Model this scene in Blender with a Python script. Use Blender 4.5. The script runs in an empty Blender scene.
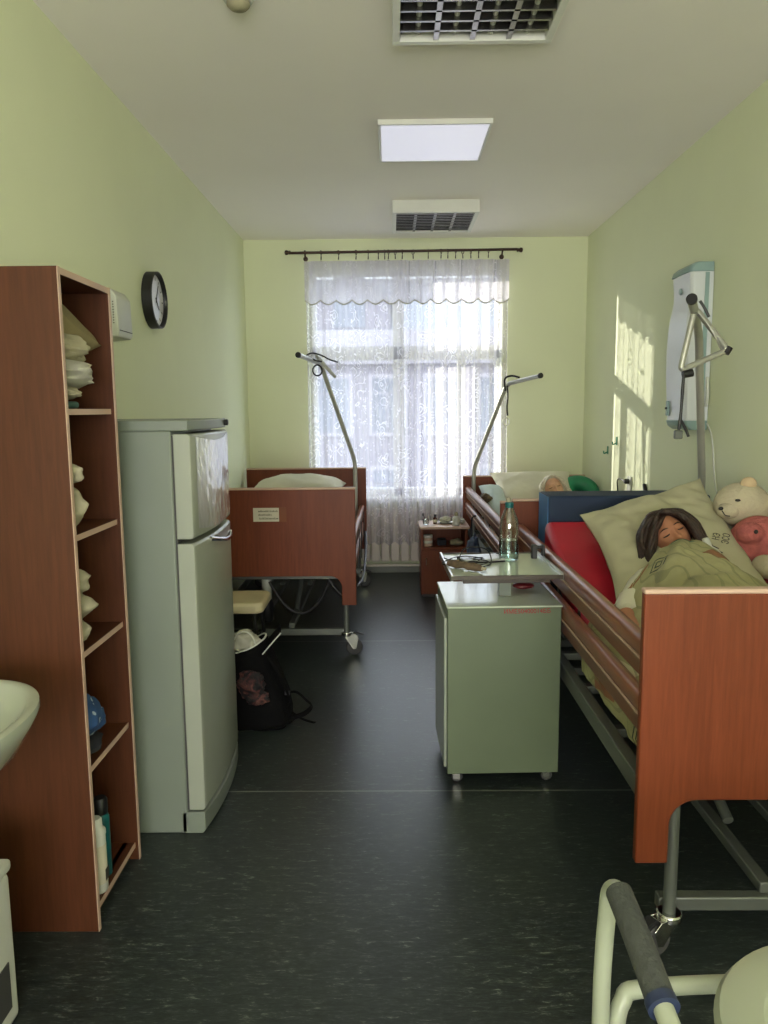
import bpy, bmesh, math, random
from math import sin, cos, pi, sqrt, exp, radians
from mathutils import Vector, Matrix, noise
random.seed(7)
SC = bpy.context.scene
COL = SC.collection
V = Vector

# ---------------------------------------------------------------- materials
def lin(c):
    return c/12.92 if c <= 0.04045 else ((c+0.055)/1.055)**2.4
def rgb(r, g, b):
    return (lin(r/255), lin(g/255), lin(b/255), 1)

class NT:
    def __init__(s, name):
        s.m = bpy.data.materials.new(name); s.m.use_nodes = True
        s.t = s.m.node_tree; s.t.nodes.clear()
        s.out = s.n('ShaderNodeOutputMaterial')
    def n(s, typ, **kw):
        nd = s.t.nodes.new(typ)
        for k, v in kw.items():
            if k.startswith('_'):
                setattr(nd, k[1:], v)
            else:
                key = int(k[1:]) if k[0] == 'i' and k[1:].isdigit() else k.replace('__', ' ')
                sock = nd.inputs[key]
                if isinstance(v, bpy.types.NodeSocket): s.t.links.new(v, sock)
                else: sock.default_value = v
        return nd
    def link(s, a, b): s.t.links.new(a, b)
    def coords(s, scale=(1,1,1), kind='Object', rot=(0,0,0)):
        tc = s.n('ShaderNodeTexCoord')
        mp = s.n('ShaderNodeMapping', Vector=tc.outputs[kind], Scale=scale, Rotation=rot)
        return mp.outputs[0]
    def noise(s, vec, scale=5, detail=4, rough=.5, dist=0):
        return s.n('ShaderNodeTexNoise', Vector=vec, Scale=scale, Detail=detail, Roughness=rough, Distortion=dist).outputs[0]
    def ramp(s, fac, stops):
        r = s.n('ShaderNodeValToRGB', Fac=fac)
        e = r.color_ramp.elements
        while len(e) < len(stops): e.new(0.5)
        for i, (p, c) in enumerate(stops):
            e[i].position = p; e[i].color = c if len(c) == 4 else (*c, 1)
        return r.outputs[0]
    def math(s, op, a, b=0, c=0, clamp=False):
        nd = s.n('ShaderNodeMath', _operation=op, i0=a, i1=b, i2=c)
        nd.use_clamp = clamp
        return nd.outputs[0]
    def mix(s, fac, a, b, mode='MIX'):
        nd = s.t.nodes.new('ShaderNodeMix'); nd.data_type = 'RGBA'; nd.blend_type = mode
        for i, v in ((0, fac), (6, a), (7, b)):
            if isinstance(v, bpy.types.NodeSocket): s.t.links.new(v, nd.inputs[i])
            else: nd.inputs[i].default_value = v
        return nd.outputs[2]
    def bump(s, h, strength=.3, dist=.01):
        return s.n('ShaderNodeBump', Height=h, Strength=strength, Distance=dist).outputs[0]
    def bsdf(s, **kw):
        b = s.n('ShaderNodeBsdfPrincipled', **kw)
        s.link(b.outputs[0], s.out.inputs[0]); return b

def flat(name, col, rough=.5, metal=0, var=.06, vscale=8, bump=0, bscale=60, **kw):
    """principled with a slight procedural tone variation and optional bump"""
    t = NT(name); co = t.coords()
    n = t.noise(co, vscale, 3)
    d = tuple(max(0, c*(1-var)) for c in col[:3]) + (1,)
    l = tuple(min(1, c*(1+var)) for c in col[:3]) + (1,)
    base = t.ramp(n, [(.3, d), (.7, l)])
    args = {'Base Color': base, 'Roughness': rough, 'Metallic': metal}
    args.update(kw)
    b = t.n('ShaderNodeBsdfPrincipled')
    for k, v in args.items():
        if isinstance(v, bpy.types.NodeSocket): t.link(v, b.inputs[k])
        else: b.inputs[k].default_value = v
    if bump:
        t.link(t.bump(t.noise(co, bscale, 5), bump), b.inputs['Normal'])
    t.link(b.outputs[0], t.out.inputs[0])
    return t.m

def wood(name, dark, light, rough=.42, axis='Z'):
    t = NT(name)
    sc = {'Z': (26, 26, 1.6), 'Y': (26, 1.6, 26), 'X': (1.6, 26, 26)}[axis]
    co = t.coords(sc)
    a = t.noise(co, 3.5, 6, .6, .4)
    co2 = t.coords(tuple(v*.15 for v in sc))
    b = t.noise(co2, 3, 3, .5, .8)
    f = t.math('ADD', t.math('MULTIPLY', a, .6), t.math('MULTIPLY', b, .4))
    base = t.ramp(f, [(.35, dark), (.65, light)])
    t.bsdf(**{'Base__Color': base, 'Roughness': rough, 'Specular__IOR__Level': .25, 'Normal': t.bump(a, .06, .002)})
    return t.m

M = {}
M['wall'] = flat('wall_paint_green', rgb(226,231,199), .75, var=.02, vscale=2, bump=.05, bscale=180)
M['ceiling'] = flat('ceiling_white', rgb(246,241,238), .85, var=.015, vscale=1.5, bump=.04, bscale=140)
M['white_trim'] = flat('white_trim', rgb(226,226,222), .4, var=.03)
M['wood'] = wood('beech_laminate', rgb(98,46,25), rgb(116,57,33))
M['wood_y'] = wood('beech_laminate_rail', rgb(120,72,52), rgb(142,90,66), .28, 'Y')
M['wood_shelf'] = wood('bookshelf_laminate', rgb(66,35,19), rgb(82,45,26), .5)
M['wood_shelf_x'] = wood('bookshelf_board', rgb(66,35,19), rgb(82,45,26), .5, 'Y')
M['edge'] = flat('edge_band', rgb(190,160,142), .5, var=.04)
M['frame_grey'] = flat('powder_grey', rgb(96,100,94), .4, .3)
M['steel'] = flat('steel', rgb(190,190,186), .28, .9)
M['pole'] = flat('pole_grey', rgb(168,168,160), .35, .4)
M['chrome'] = flat('chrome', rgb(210,210,208), .12, 1)
M['black'] = flat('black_plastic', rgb(22,22,24), .45)
M['rubber'] = flat('grey_rubber', rgb(62,62,62), .7)
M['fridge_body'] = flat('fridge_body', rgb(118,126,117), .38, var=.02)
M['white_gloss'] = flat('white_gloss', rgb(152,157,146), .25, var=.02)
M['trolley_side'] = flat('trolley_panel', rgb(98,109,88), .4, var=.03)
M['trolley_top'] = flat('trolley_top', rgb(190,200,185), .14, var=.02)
M['white_plastic'] = flat('white_plastic', rgb(196,198,190), .4, var=.03)
M['ceramic'] = flat('ceramic', rgb(166,171,158), .12, var=.01)
M['paper'] = flat('paper', rgb(196,190,170), .8, var=.05)
M['ink'] = flat('ink', rgb(52,48,44), .8)
M['red_ink'] = flat('red_ink', rgb(150,34,40), .7)
M['linen'] = flat('white_linen', rgb(214,210,192), .85, var=.05, vscale=5, bump=.4, bscale=14)
M['linen_green'] = flat('pillowcase_cream', rgb(178,174,146), .85, var=.06, vscale=4, bump=.5, bscale=11)
M['linen_blue'] = flat('pale_blue_linen', rgb(190,204,206), .85, var=.05, bump=.4, bscale=14)
M['red'] = flat('red_vinyl', rgb(176,20,46), .42, var=.12, vscale=4, bump=.3, bscale=8)
M['blue'] = flat('navy_cover', rgb(16,38,68), .7, var=.08)
M['blue_lit'] = flat('blue_cover_lit', rgb(70,120,180), .6)  # lighter copy of the block cover, window light put into the colour
M['green_vinyl'] = flat('green_inflatable', rgb(30,128,92), .4, var=.15)
M['skin'] = flat('skin', rgb(176,120,92), .55, var=.08, vscale=25)
M['skin_old'] = flat('skin_pale', rgb(214,168,140), .55, var=.12, vscale=30)
M['lips'] = flat('lips', rgb(150,84,76), .5)
M['pink'] = flat('pink_fleece', rgb(176,96,94), .95, var=.18, vscale=30, bump=.8, bscale=70)
M['plush'] = flat('cream_plush', rgb(186,176,152), .95, var=.05, bump=.5, bscale=90)
M['plush_brown'] = flat('ear_plush', rgb(196,172,140), .95)
M['bag_black'] = flat('black_nylon', rgb(8,8,9), .9, var=.2, bump=.5, bscale=25, **{'Specular IOR Level': .15})
M['beige_seat'] = flat('beige_leatherette', rgb(206,194,158), .5, var=.04)
M['cream_cloth'] = flat('cream_cloth', rgb(158,152,128), .9, var=.12, vscale=10, bump=.6, bscale=18)
M['khaki_cloth'] = flat('khaki_cloth', rgb(128,116,84), .9, var=.12, vscale=10, bump=.5, bscale=18)
M['white_cloth'] = flat('white_cloth', rgb(176,174,160), .9, var=.08, vscale=10, bump=.6, bscale=18)
M['teal_cloth'] = flat('teal_cloth', rgb(72,104,98), .9, var=.15)
M['dark_cloth'] = flat('dark_cloth', rgb(34,36,44), .9, var=.2, bump=.5, bscale=20)
M['navy_cloth'] = flat('navy_cloth', rgb(28,44,72), .85, var=.35, vscale=14, bump=.5, bscale=20)
M['brown_cloth'] = flat('brown_cloth', rgb(96,80,62), .9, var=.35, vscale=40, bump=.5, bscale=30)
M['foam'] = flat('grey_foam', rgb(62,65,62), .9, var=.1, vscale=60, bump=.4, bscale=120)
M['cap_blue'] = flat('blue_end_cap', rgb(34,44,72), .5)
M['amber'] = flat('amber_glass', rgb(70,26,10), .15)
M['teal_plastic'] = flat('teal_plastic', rgb(20,88,92), .35)
M['green_plastic'] = flat('green_plastic', rgb(30,120,90), .4)
M['silver'] = flat('silver_lid', rgb(180,182,186), .3, .6)
M['rod'] = flat('bronze_rod', rgb(62,44,36), .35, .5)
M['clock_white'] = flat('clock_dial', rgb(232,232,240), .12)
M['unit_blue'] = flat('unit_end_cap', rgb(136,160,160), .35)
M['unit_front'] = flat('unit_front', rgb(206,210,216), .3, var=.01)
M['radiator'] = flat('radiator_white', rgb(206,198,190), .4, var=.02)
M['tape'] = flat('clear_tape', rgb(124,76,54), .2)
M['chair_enamel'] = flat('chair_enamel', rgb(158,164,146), .35, var=.02)
M['lip'] = flat('dark_lip', rgb(70,62,54), .4)
M['concrete'] = flat('asphalt', rgb(110,110,112), .9, var=.15)
M['facade_trim'] = flat('facade_trim', rgb(128,122,130), .7)
M['dark_red'] = flat('dark_red_leather', rgb(96,24,30), .4)

def hair_mat(name, a, b):
    t = NT(name); co = t.coords((1,1,1))
    n = t.noise(co, 55, 4, .7, 1.5)
    t.bsdf(**{'Base__Color': t.ramp(n, [(.35, a), (.68, b)]), 'Roughness': .48, 'Normal': t.bump(n, .8, .004)})
    return t.m
M['hair'] = hair_mat('brown_hair', rgb(18,10,8), rgb(62,38,28))
M['hair_white'] = hair_mat('white_hair', rgb(176,168,150), rgb(226,220,206))

def glass_mat(name, tint=(1,1,1,1), amount=.12, k=.8):
    t = NT(name)
    tr = t.n('ShaderNodeBsdfTransparent', Color=tint)
    gl = t.n('ShaderNodeBsdfGlossy', Color=(1,1,1,1), Roughness=.03)
    lw = t.n('ShaderNodeLayerWeight', Blend=.25)
    f = t.math('ADD', t.math('MULTIPLY', lw.outputs[0], k), amount*.3, clamp=True)
    mx = t.n('ShaderNodeMixShader', Fac=f, i1=tr.outputs[0], i2=gl.outputs[0])
    t.link(mx.outputs[0], t.out.inputs[0]); return t.m
M['glass'] = glass_mat('window_glass', (.97,.98,.97,1), .01, .12)
M['bottle'] = glass_mat('bottle_plastic', (.93,.97,.96,1), .35)
M['water'] = glass_mat('water', (.8,.92,.93,1), .1)

def floor_mat():
    t = NT('linoleum')
    co = t.coords((1,1,1))
    fl = t.noise(t.coords((4, 16, 1)), 4.5, 6, .75, .8)
    fine = t.noise(t.coords((10, 44, 1)), 6, 4, .7)
    big = t.noise(co, 1.1, 3)
    f = t.math('ADD', t.math('MULTIPLY', fl, .7), t.math('MULTIPLY', fine, .3))
    base = t.ramp(f, [(.38, rgb(16,20,20)), (.5, rgb(36,42,41)), (.57, rgb(54,61,58)), (.63, rgb(112,118,110))])
    base = t.mix(t.math('MULTIPLY', big, .35), base, rgb(46,54,54))
    # welded seams across the room
    sep = t.n('ShaderNodeSeparateXYZ', Vector=t.coords())
    def seam(y):
        d = t.math('ABSOLUTE', t.math('SUBTRACT', sep.outputs[1], y))
        return t.math('LESS_THAN', d, .004)
    s = t.math('ADD', seam(4.74), seam(2.80), clamp=True)
    base = t.mix(t.math('MULTIPLY', s, .6), base, rgb(140,142,134))
    r = t.n('ShaderNodeMapRange', Value=fl, i1=.3, i2=.7, i3=.30, i4=.46).outputs[0]
    t.bsdf(**{'Base__Color': base, 'Roughness': r, 'Normal': t.bump(f, .12, .002)})
    return t.m
M['floor'] = floor_mat()

def lace_mat(name, base_d, motif_d, cell=9.0, col=(.80,.78,.84,1)):
    """net cloth with scroll motifs, density driven by UV (metres)"""
    t = NT(name)
    uv = t.coords((1,1,1), 'UV')
    w = t.n('ShaderNodeTexNoise', Vector=uv, Scale=9.0, Detail=1.5)
    off = t.n('ShaderNodeVectorMath', _operation='MULTIPLY_ADD', i0=w.outputs[1], i1=(.15,.15,0), i2=uv)
    vo = t.n('ShaderNodeTexVoronoi', Vector=off.outputs[0], Scale=cell)
    d = vo.outputs['Distance']
    # spiral-like rings: sine of distance plus a direction-dependent phase
    ph = t.n('ShaderNodeTexNoise', Vector=uv, Scale=7.0, Detail=0.0).outputs[0]
    ring = t.math('SINE', t.math('ADD', t.math('MULTIPLY', d, 26.0), t.math('MULTIPLY', ph, 16.0)))
    line = t.math('GREATER_THAN', ring, .52)
    near = t.math('LESS_THAN', d, .52)
    motif = t.math('MULTIPLY', line, near)
    # motifs gather in vertical bands
    sep = t.n('ShaderNodeSeparateXYZ', Vector=uv)
    band = t.math('GREATER_THAN', t.math('SINE', t.math('MULTIPLY', sep.outputs[0], 24.0)), -.35)
    motif = t.math('MULTIPLY', motif, band)
    # small blossoms
    v2 = t.n('ShaderNodeTexVoronoi', Vector=uv, Scale=cell*3.2)
    dots = t.math('LESS_THAN', v2.outputs['Distance'], .22)
    motif = t.math('MAXIMUM', motif, t.math('MULTIPLY', dots, .6))
    dens = t.math('MULTIPLY_ADD', motif, motif_d-base_d, base_d)
    tr = t.n('ShaderNodeBsdfTransparent')
    tl = t.n('ShaderNodeBsdfTranslucent', Color=col)
    df = t.n('ShaderNodeBsdfDiffuse', Color=col)
    cl = t.n('ShaderNodeMixShader', Fac=.38, i1=tl.outputs[0], i2=df.outputs[0])
    ge = t.n('ShaderNodeNewGeometry')
    dt = t.n('ShaderNodeVectorMath', _operation='DOT_PRODUCT', i0=ge.outputs['Incoming'], i1=ge.outputs['Normal'])
    cs = t.math('MAXIMUM', t.math('ABSOLUTE', dt.outputs['Value']), .16)
    dens = t.math('SUBTRACT', 1.0, t.math('POWER', t.math('SUBTRACT', 1.0, dens), t.math('DIVIDE', 1.0, cs)))
    mx = t.n('ShaderNodeMixShader', Fac=dens, i1=tr.outputs[0], i2=cl.outputs[0])
    t.link(mx.outputs[0], t.out.inputs[0]); return t.m
M['lace'] = lace_mat('lace_net', .44, .84)
M['lace_dense'] = lace_mat('lace_valance', .80, .97, 15)

def duvet_mat():
    t = NT('patterned_duvet')
    co = t.coords((1,1,1), 'UV')
    base = t.ramp(t.noise(co, 6, 3), [(.35, rgb(146,142,102)), (.65, rgb(168,163,124))])
    sep = t.n('ShaderNodeSeparateXYZ', Vector=co)
    def rect(cx, cy, w, h, rot=.5, hollow=False):
        dx = t.math('SUBTRACT', sep.outputs[0], cx); dy = t.math('SUBTRACT', sep.outputs[1], cy)
        a = t.math('ADD', t.math('MULTIPLY', dx, cos(rot)), t.math('MULTIPLY', dy, sin(rot)))
        b = t.math('SUBTRACT', t.math('MULTIPLY', dy, cos(rot)), t.math('MULTIPLY', dx, sin(rot)))
        a = t.math('DIVIDE', t.math('ABSOLUTE', a), w); b = t.math('DIVIDE', t.math('ABSOLUTE', b), h)
        m = t.math('MAXIMUM', a, b)
        inn = t.math('LESS_THAN', m, 1)
        if hollow:
            fr = t.math('FRACT', t.math('MULTIPLY', m, 2.5))
            return t.math('MULTIPLY', inn, t.math('GREATER_THAN', fr, .62))
        return inn
    teal = rgb(64,96,88); rust = rgb(140,92,64); pale = rgb(206,198,168); ink = rgb(58,64,54)
    for (cx, cy, w, h, r, c, ho) in DUVET_MOTIFS:
        base = t.mix(rect(cx, cy, w, h, r, ho), base, {'t': teal, 'r': rust, 'p': pale, 'k': ink}[c])
    sw = t.n('ShaderNodeTexWave', Vector=co, Scale=5, Distortion=14, Detail=1.5).outputs[1]
    sw = t.math('MULTIPLY', t.math('GREATER_THAN', sw, .93), .5)
    base = t.mix(sw, base, rgb(112,116,82))
    n = t.noise(co, 9, 4)
    t.bsdf(**{'Base__Color': base, 'Roughness': .85, 'Normal': t.bump(n, .5, .02)})
    return t.m
DUVET_MOTIFS = []

def facade_mat():
    t = NT('plaster_facade'); n = t.noise(t.coords(), .6, 3)
    t.bsdf(**{'Base__Color': t.ramp(n, [(.3, rgb(92,86,96)), (.7, rgb(102,96,106))]), 'Roughness': .9})
    return t.m
M['facade'] = facade_mat()
M['roof'] = flat('metal_roof', rgb(70,78,92), .5)
M['pane_dark'] = flat('dark_pane', rgb(60,68,84), .1)

def louvre_mat():
    return flat('louvre_aluminium', rgb(150,148,146), .2, .95, var=.05)
M['louvre'] = louvre_mat()
M['reflector'] = flat('reflector_grey', rgb(120,118,118), .35, .6)
def led_mat():
    t = NT('led_diffuser'); n = t.noise(t.coords(), 2, 2)
    t.bsdf(**{'Base__Color': t.ramp(n, [(.3, rgb(228,228,234)), (.7, rgb(234,234,240))]), 'Roughness': .35,
              'Emission__Color': rgb(214,214,236), 'Emission__Strength': LED_E})
    return t.m
LED_E = .62
M['led'] = led_mat()
def film_mat():
    t = NT('film_wrapped_door')
    n1 = t.noise(t.coords((1, 9, 2.2)), 3.2, 5, .6, .9)
    n2 = t.noise(t.coords((1, 3, 1)), 5, 2)
    h = t.math('ADD', t.math('MULTIPLY', n1, .7), t.math('MULTIPLY', n2, .3))
    b = t.bsdf(**{'Base__Color': rgb(205,208,208), 'Roughness': .14, 'Metallic': .25, 'Normal': t.bump(h, .35, .02), 'Specular__IOR__Level': 1.0})
    b.inputs['Coat Weight'].default_value = 1.0; b.inputs['Coat Roughness'].default_value = .08
    return t.m
M['film'] = film_mat()

# ---------------------------------------------------------------- mesh builder
ORG = {}
def catmull(pts, k=6):
    P = [V(p) for p in pts]
    if len(P) < 3: return P
    out = []
    for i in range(len(P)-1):
        p0 = P[max(i-1,0)]; p1 = P[i]; p2 = P[i+1]; p3 = P[min(i+2, len(P)-1)]
        for j in range(k):
            t = j/k
            out.append(.5*((2*p1)+(p2-p0)*t+(2*p0-5*p1+4*p2-p3)*t*t+(3*p1-p0-3*p2+p3)*t**3))
    out.append(P[-1]); return out

class MB:
    def __init__(s): s.v = []; s.f = []; s.uv = None
    def add(s, vs, fs):
        b = len(s.v); s.v += [V(p) for p in vs]; s.f += [tuple(b+i for i in f) for f in fs]; return s
    def box(s, x0, x1, y0, y1, z0, z1, mat=None):
        vs = [V((x,y,z)) for z in (z0,z1) for y in (y0,y1) for x in (x0,x1)]
        if mat is not None: vs = [mat @ p for p in vs]
        return s.add(vs, [(0,2,3,1),(4,5,7,6),(0,1,5,4),(2,6,7,3),(0,4,6,2),(1,3,7,5)])
    def ring_loft(s, rings, cap=True, closed=True):
        n = len(rings[0]); b = len(s.v)
        for r in rings: s.v += [V(p) for p in r]
        for i in range(len(rings)-1):
            for j in range(n if closed else n-1):
                a = b+i*n+j; c = b+i*n+(j+1)%n
                s.f.append((a, c, c+n, a+n))
        if cap:
            s.f.append(tuple(b+j for j in reversed(range(n))))
            s.f.append(tuple(b+(len(rings)-1)*n+j for j in range(n)))
        return s
    def tube(s, pts, r, n=12, smooth=0, flatten=1.0, cap=True):
        P = catmull(pts, smooth) if smooth else [V(p) for p in pts]
        if not isinstance(r, (list, tuple)): R = [r]*len(P)
        else:
            R = []
            for i in range(len(P)):
                t = i/(len(P)-1)*(len(r)-1); k = min(int(t), len(r)-2); R.append(r[k]+(r[k+1]-r[k])*(t-k))
        rings = []; up = None
        for i, p in enumerate(P):
            d = (P[min(i+1,len(P)-1)]-P[max(i-1,0)]).normalized()
            if up is None:
                up = V((0,0,1)) if abs(d.z) < .9 else V((0,1,0))
            a = d.cross(up).normalized(); up = a.cross(d).normalized()
            # mitre
            rings.append([p + (a*cos(2*pi*j/n) + up*sin(2*pi*j/n)*flatten)*R[i] for j in range(n)])
        return s.ring_loft(rings, cap)
    def cyl(s, p0, p1, r0, r1=None, n=24):
        return s.tube([p0, p1], [r0, r0 if r1 is None else r1], n)
    def lathe(s, prof, c=(0,0,0), n=32, axis='Z'):
        rings = []
        for (r, h) in prof:
            ring = []
            for j in range(n):
                a = 2*pi*j/n
                p = {'Z': (r*cos(a), r*sin(a), h), 'X': (h, r*cos(a), r*sin(a)), 'Y': (r*sin(a), h, r*cos(a))}[axis]
                ring.append(V(p)+V(c))
            rings.append(ring)
        return s.ring_loft(rings, True)
    def prism(s, poly, axis, d0, d1):
        """poly: 2D outline; axis 'X': (y,z), 'Y': (x,z), 'Z': (x,y)"""
        def P(a, b, d): return {'X': (d,a,b), 'Y': (a,d,b), 'Z': (a,b,d)}[axis]
        return s.ring_loft([[P(a,b,d0) for a,b in poly], [P(a,b,d1) for a,b in poly]], True)
    def grid(s, fn, nu, nv, uvfn=None):
        b = len(s.v)
        for j in range(nv+1):
            for i in range(nu+1):
                s.v.append(V(fn(i/nu, j/nv)))
                if uvfn:
                    if s.uv is None: s.uv = {}
                    s.uv[len(s.v)-1] = uvfn(i/nu, j/nv)
        for j in range(nv):
            for i in range(nu):
                a = b+j*(nu+1)+i; s.f.append((a, a+1, a+nu+2, a+nu+1))
        return s
    def ell(s, c, r, n=24, m=16, mat=None, fn=None):
        c = V(c); r = V(r) if not isinstance(r, (int, float)) else V((r,r,r))
        b = len(s.v); vs = []
        for i in range(1, m):
            th = pi*i/m
            for j in range(n):
                a = 2*pi*j/n; vs.append(V((sin(th)*cos(a), sin(th)*sin(a), cos(th))))
        vs = [V((0,0,1))]+vs+[V((0,0,-1))]
        out = []
        for p in vs:
            q = V((p.x*r.x, p.y*r.y, p.z*r.z))
            if fn: q = fn(p, q)
            if mat is not None: q = mat @ q
            out.append(q+c)
        s.v += out
        for j in range(n): s.f.append((b, b+1+j, b+1+(j+1)%n))
        for i in range(m-2):
            for j in range(n):
                a = b+1+i*n+j; c2 = b+1+i*n+(j+1)%n
                s.f.append((a, a+n, c2+n, c2))
        e = b+len(vs)-1; l = b+1+(m-2)*n
        for j in range(n): s.f.append((e, l+(j+1)%n, l+j))
        return s
    def xf(s, mat):
        s.v = [mat @ p for p in s.v]; return s
    def build(s, name, mat, parent=None, org=None, bevel=0, seg=2, smooth=True, sub=0, solid=0, sharp=40, remesh=0):
        o_w = ORG.get(parent.name, V((0,0,0))) if parent is not None else V(org or (0,0,0))
        me = bpy.data.meshes.new(name)
        me.from_pydata([p-o_w for p in s.v], [], s.f)
        me.validate()
        bm = bmesh.new(); bm.from_mesh(me)
        bmesh.ops.recalc_face_normals(bm, faces=bm.faces)
        bm.to_mesh(me); bm.free()
        if s.uv:
            ul = me.uv_layers.new(name='UVMap')
            for lp in me.loops: ul.data[lp.index].uv = s.uv.get(lp.vertex_index, (0,0))
        ob = bpy.data.objects.new(name, me); COL.objects.link(ob)
        if parent is not None: ob.parent = parent; ORG[ob.name] = o_w.copy()
        else: ob.location = o_w; ORG[ob.name] = o_w.copy()
        mats = mat if isinstance(mat, list) else [mat]
        for m in mats: me.materials.append(M[m] if isinstance(m, str) else m)
        if smooth:
            me.polygons.foreach_set('use_smooth', [True]*len(me.polygons))
            if not sub: me.set_sharp_from_angle(angle=radians(sharp))
        if remesh:
            md = ob.modifiers.new('r', 'REMESH'); md.mode = 'VOXEL'; md.voxel_size = remesh; md.use_smooth_shade = True
            md = ob.modifiers.new('s', 'SMOOTH'); md.iterations = 3; md.factor = .5
            dg = bpy.context.evaluated_depsgraph_get(); dg.update()
            m2 = bpy.data.meshes.new_from_object(ob.evaluated_get(dg)); m2.name = name
            ob.modifiers.clear(); ob.data = m2
            m2.materials.clear()
            for m in mats: m2.materials.append(M[m] if isinstance(m, str) else m)
        if solid:
            md = ob.modifiers.new('t', 'SOLIDIFY'); md.thickness = solid; md.offset = 0
        if bevel:
            md = ob.modifiers.new('b', 'BEVEL'); md.width = bevel; md.segments = seg; md.limit_method = 'ANGLE'; md.angle_limit = radians(35)
        if sub:
            md = ob.modifiers.new('u', 'SUBSURF'); md.levels = sub; md.render_levels = sub
        return ob

def thing(name, label, cat, loc, group=None, rz=0):
    o = bpy.data.objects.new(name, None); COL.objects.link(o)
    o.location = loc; o.empty_display_size = .1
    o['label'] = label; o['category'] = cat
    if group: o['group'] = group
    ORG[o.name] = V(loc); return o
def tag(o, label, cat, group=None, kind=None):
    o['label'] = label; o['category'] = cat
    if group: o['group'] = group
    if kind: o['kind'] = kind
    return o
def struct(o): o['kind'] = 'structure'; return o
def copy_tree(o, parent=None):
    c = o.copy(); COL.objects.link(c)
    if parent is not None: c.parent = parent
    ORG[c.name] = ORG.get(o.name, V((0,0,0))).copy()
    for ch in [x for x in bpy.data.objects if x.parent == o]: copy_tree(ch, c)
    return c
def text(name, body, size, mat, M4, parent=None, ext=.0006, align='CENTER'):
    cu = bpy.data.curves.new(name, 'FONT'); cu.body = body; cu.size = size; cu.extrude = ext
    cu.align_x = align; cu.align_y = 'CENTER'; cu.materials.append(M[mat])
    tmp = bpy.data.objects.new(name, cu); COL.objects.link(tmp)
    dg = bpy.context.evaluated_depsgraph_get(); dg.update()
    me = bpy.data.meshes.new_from_object(tmp.evaluated_get(dg)); bpy.data.objects.remove(tmp)
    o = bpy.data.objects.new(name, me); COL.objects.link(o)
    if parent is not None:
        o.parent = parent; M4 = Matrix.Translation(-ORG[parent.name]) @ M4
    o.matrix_local = M4
    return o
def frame(o, x, y, z):
    """4x4 from origin and axes"""
    m = Matrix.Identity(4)
    for i, a in enumerate((V(x), V(y), V(z))):
        for k in range(3): m[k][i] = a[k]
    for k in range(3): m[k][3] = V(o)[k]
    return m
def crumple(mb, c, r, amp=.25, freq=9, seed=0, n=40, m=28, flat_bottom=None):
    c = V(c); off = V((seed*3.1, seed*1.7, seed*.9))
    def fn(p, q):
        k = noise.noise(p*1.6+off)*amp + noise.noise(p*4+off)*amp*.6 + abs(noise.noise(p*freq*.6+off))*amp*.5
        q = q*(1+k)
        if flat_bottom is not None and q.z < flat_bottom: q.z = flat_bottom+(q.z-flat_bottom)*.08
        return q
    return mb.ell(c, r, n, m, fn=fn)
def pillow(corners, thick, nu=28, nv=24, seed=0, wr=.006):
    """cushion between four 3D corners (order: a b c d around); returns MB"""
    a, b, c, d = [V(p) for p in corners]
    nrm = ((b-a).cross(d-a)).normalized()
    mb = MB()
    for sgn in (1, -1):
        def fn(u, v, sgn=sgn):
            # edges draw in between the corners
            eu = 4*u*(1-u); ev = 4*v*(1-v)
            uu = u + (.5-u)*.10*ev*(1-eu)*1.0; vv = v + (.5-v)*.10*eu*(1-ev)
            p = a*(1-uu)*(1-vv)+b*uu*(1-vv)+c*uu*vv+d*(1-uu)*vv
            puff = (max(eu,0)**.42)*(max(ev,0)**.42)
            w = (noise.noise(p*6+V((seed,0,0)))*1.4+noise.noise(p*15+V((0,seed,0)))*.7)*wr*puff**.5
            edge = abs(noise.noise(V((u*13,v*13,seed))))*wr*.8
            return p+nrm*(sgn*(thick*.5*puff+edge*0)+w)
        mb.grid(fn, nu, nv)
    n1 = (nu+1)*(nv+1)
    return mb
SKY, SUN, FILL, EXPO = 7.0, 6.5, 205.0, 0.0
# ---------------------------------------------------------------- room
XL, XR, YB, YN, ZC = -1.235, 1.665, 6.68, -3.2, 2.89
WX0, WX1, WZ0, WZ1 = -.70, .950, .70, 2.66     # window opening
GY = 6.83                                       # sash plane
struct(MB().box(XL-.2, XR+.2, YN-.2, YB+.3, -.1, 0).build('floor', 'floor', smooth=False))
struct(MB().box(XL-.2, XR+.2, YN-.2, YB+.45, ZC, ZC+.12).build('ceiling', 'ceiling', smooth=False))
struct(MB().box(XL-.2, XL, YN-.2, YB+.4, 0, ZC).build('wall_left', 'wall', smooth=False))
struct(MB().box(XR, XR+.2, YN-.2, YB+.4, 0, ZC).build('wall_right', 'wall', smooth=False))
w = MB()
w.box(XL, WX0, YB, YB+.4, 0, ZC); w.box(WX1, XR, YB, YB+.4, 0, ZC)
w.box(WX0, WX1, YB, YB+.4, WZ1, ZC); w.box(WX0, WX1, YB+.13, YB+.4, 0, WZ0)
struct(w.build('wall_back', 'wall', smooth=False))
w = MB(); w.box(XL, -.5, YN-.2, YN, 0, ZC); w.box(.45, XR, YN-.2, YN, 0, ZC); w.box(-.5, .45, YN-.2, YN, 2.08, ZC)
struct(w.build('wall_front', 'wall', smooth=False))
d = struct(MB().box(-.5, .45, YN-.12, YN-.07, 0, 2.08).build('door_1', 'white_trim', bevel=.004))
MB().tube([(.36,YN-.07,1.02),(.36,YN-.02,1.02),(.25,YN-.02,1.02)], .011).build('handle', 'steel', d)
for nm, a in (('baseboard_left', (XL, XL+.012, YN, YB)), ('baseboard_right', (XR-.012, XR, YN, YB)), ):
    struct(MB().box(*a, 0, .06).build(nm, 'frame_grey', bevel=.003))
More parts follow.
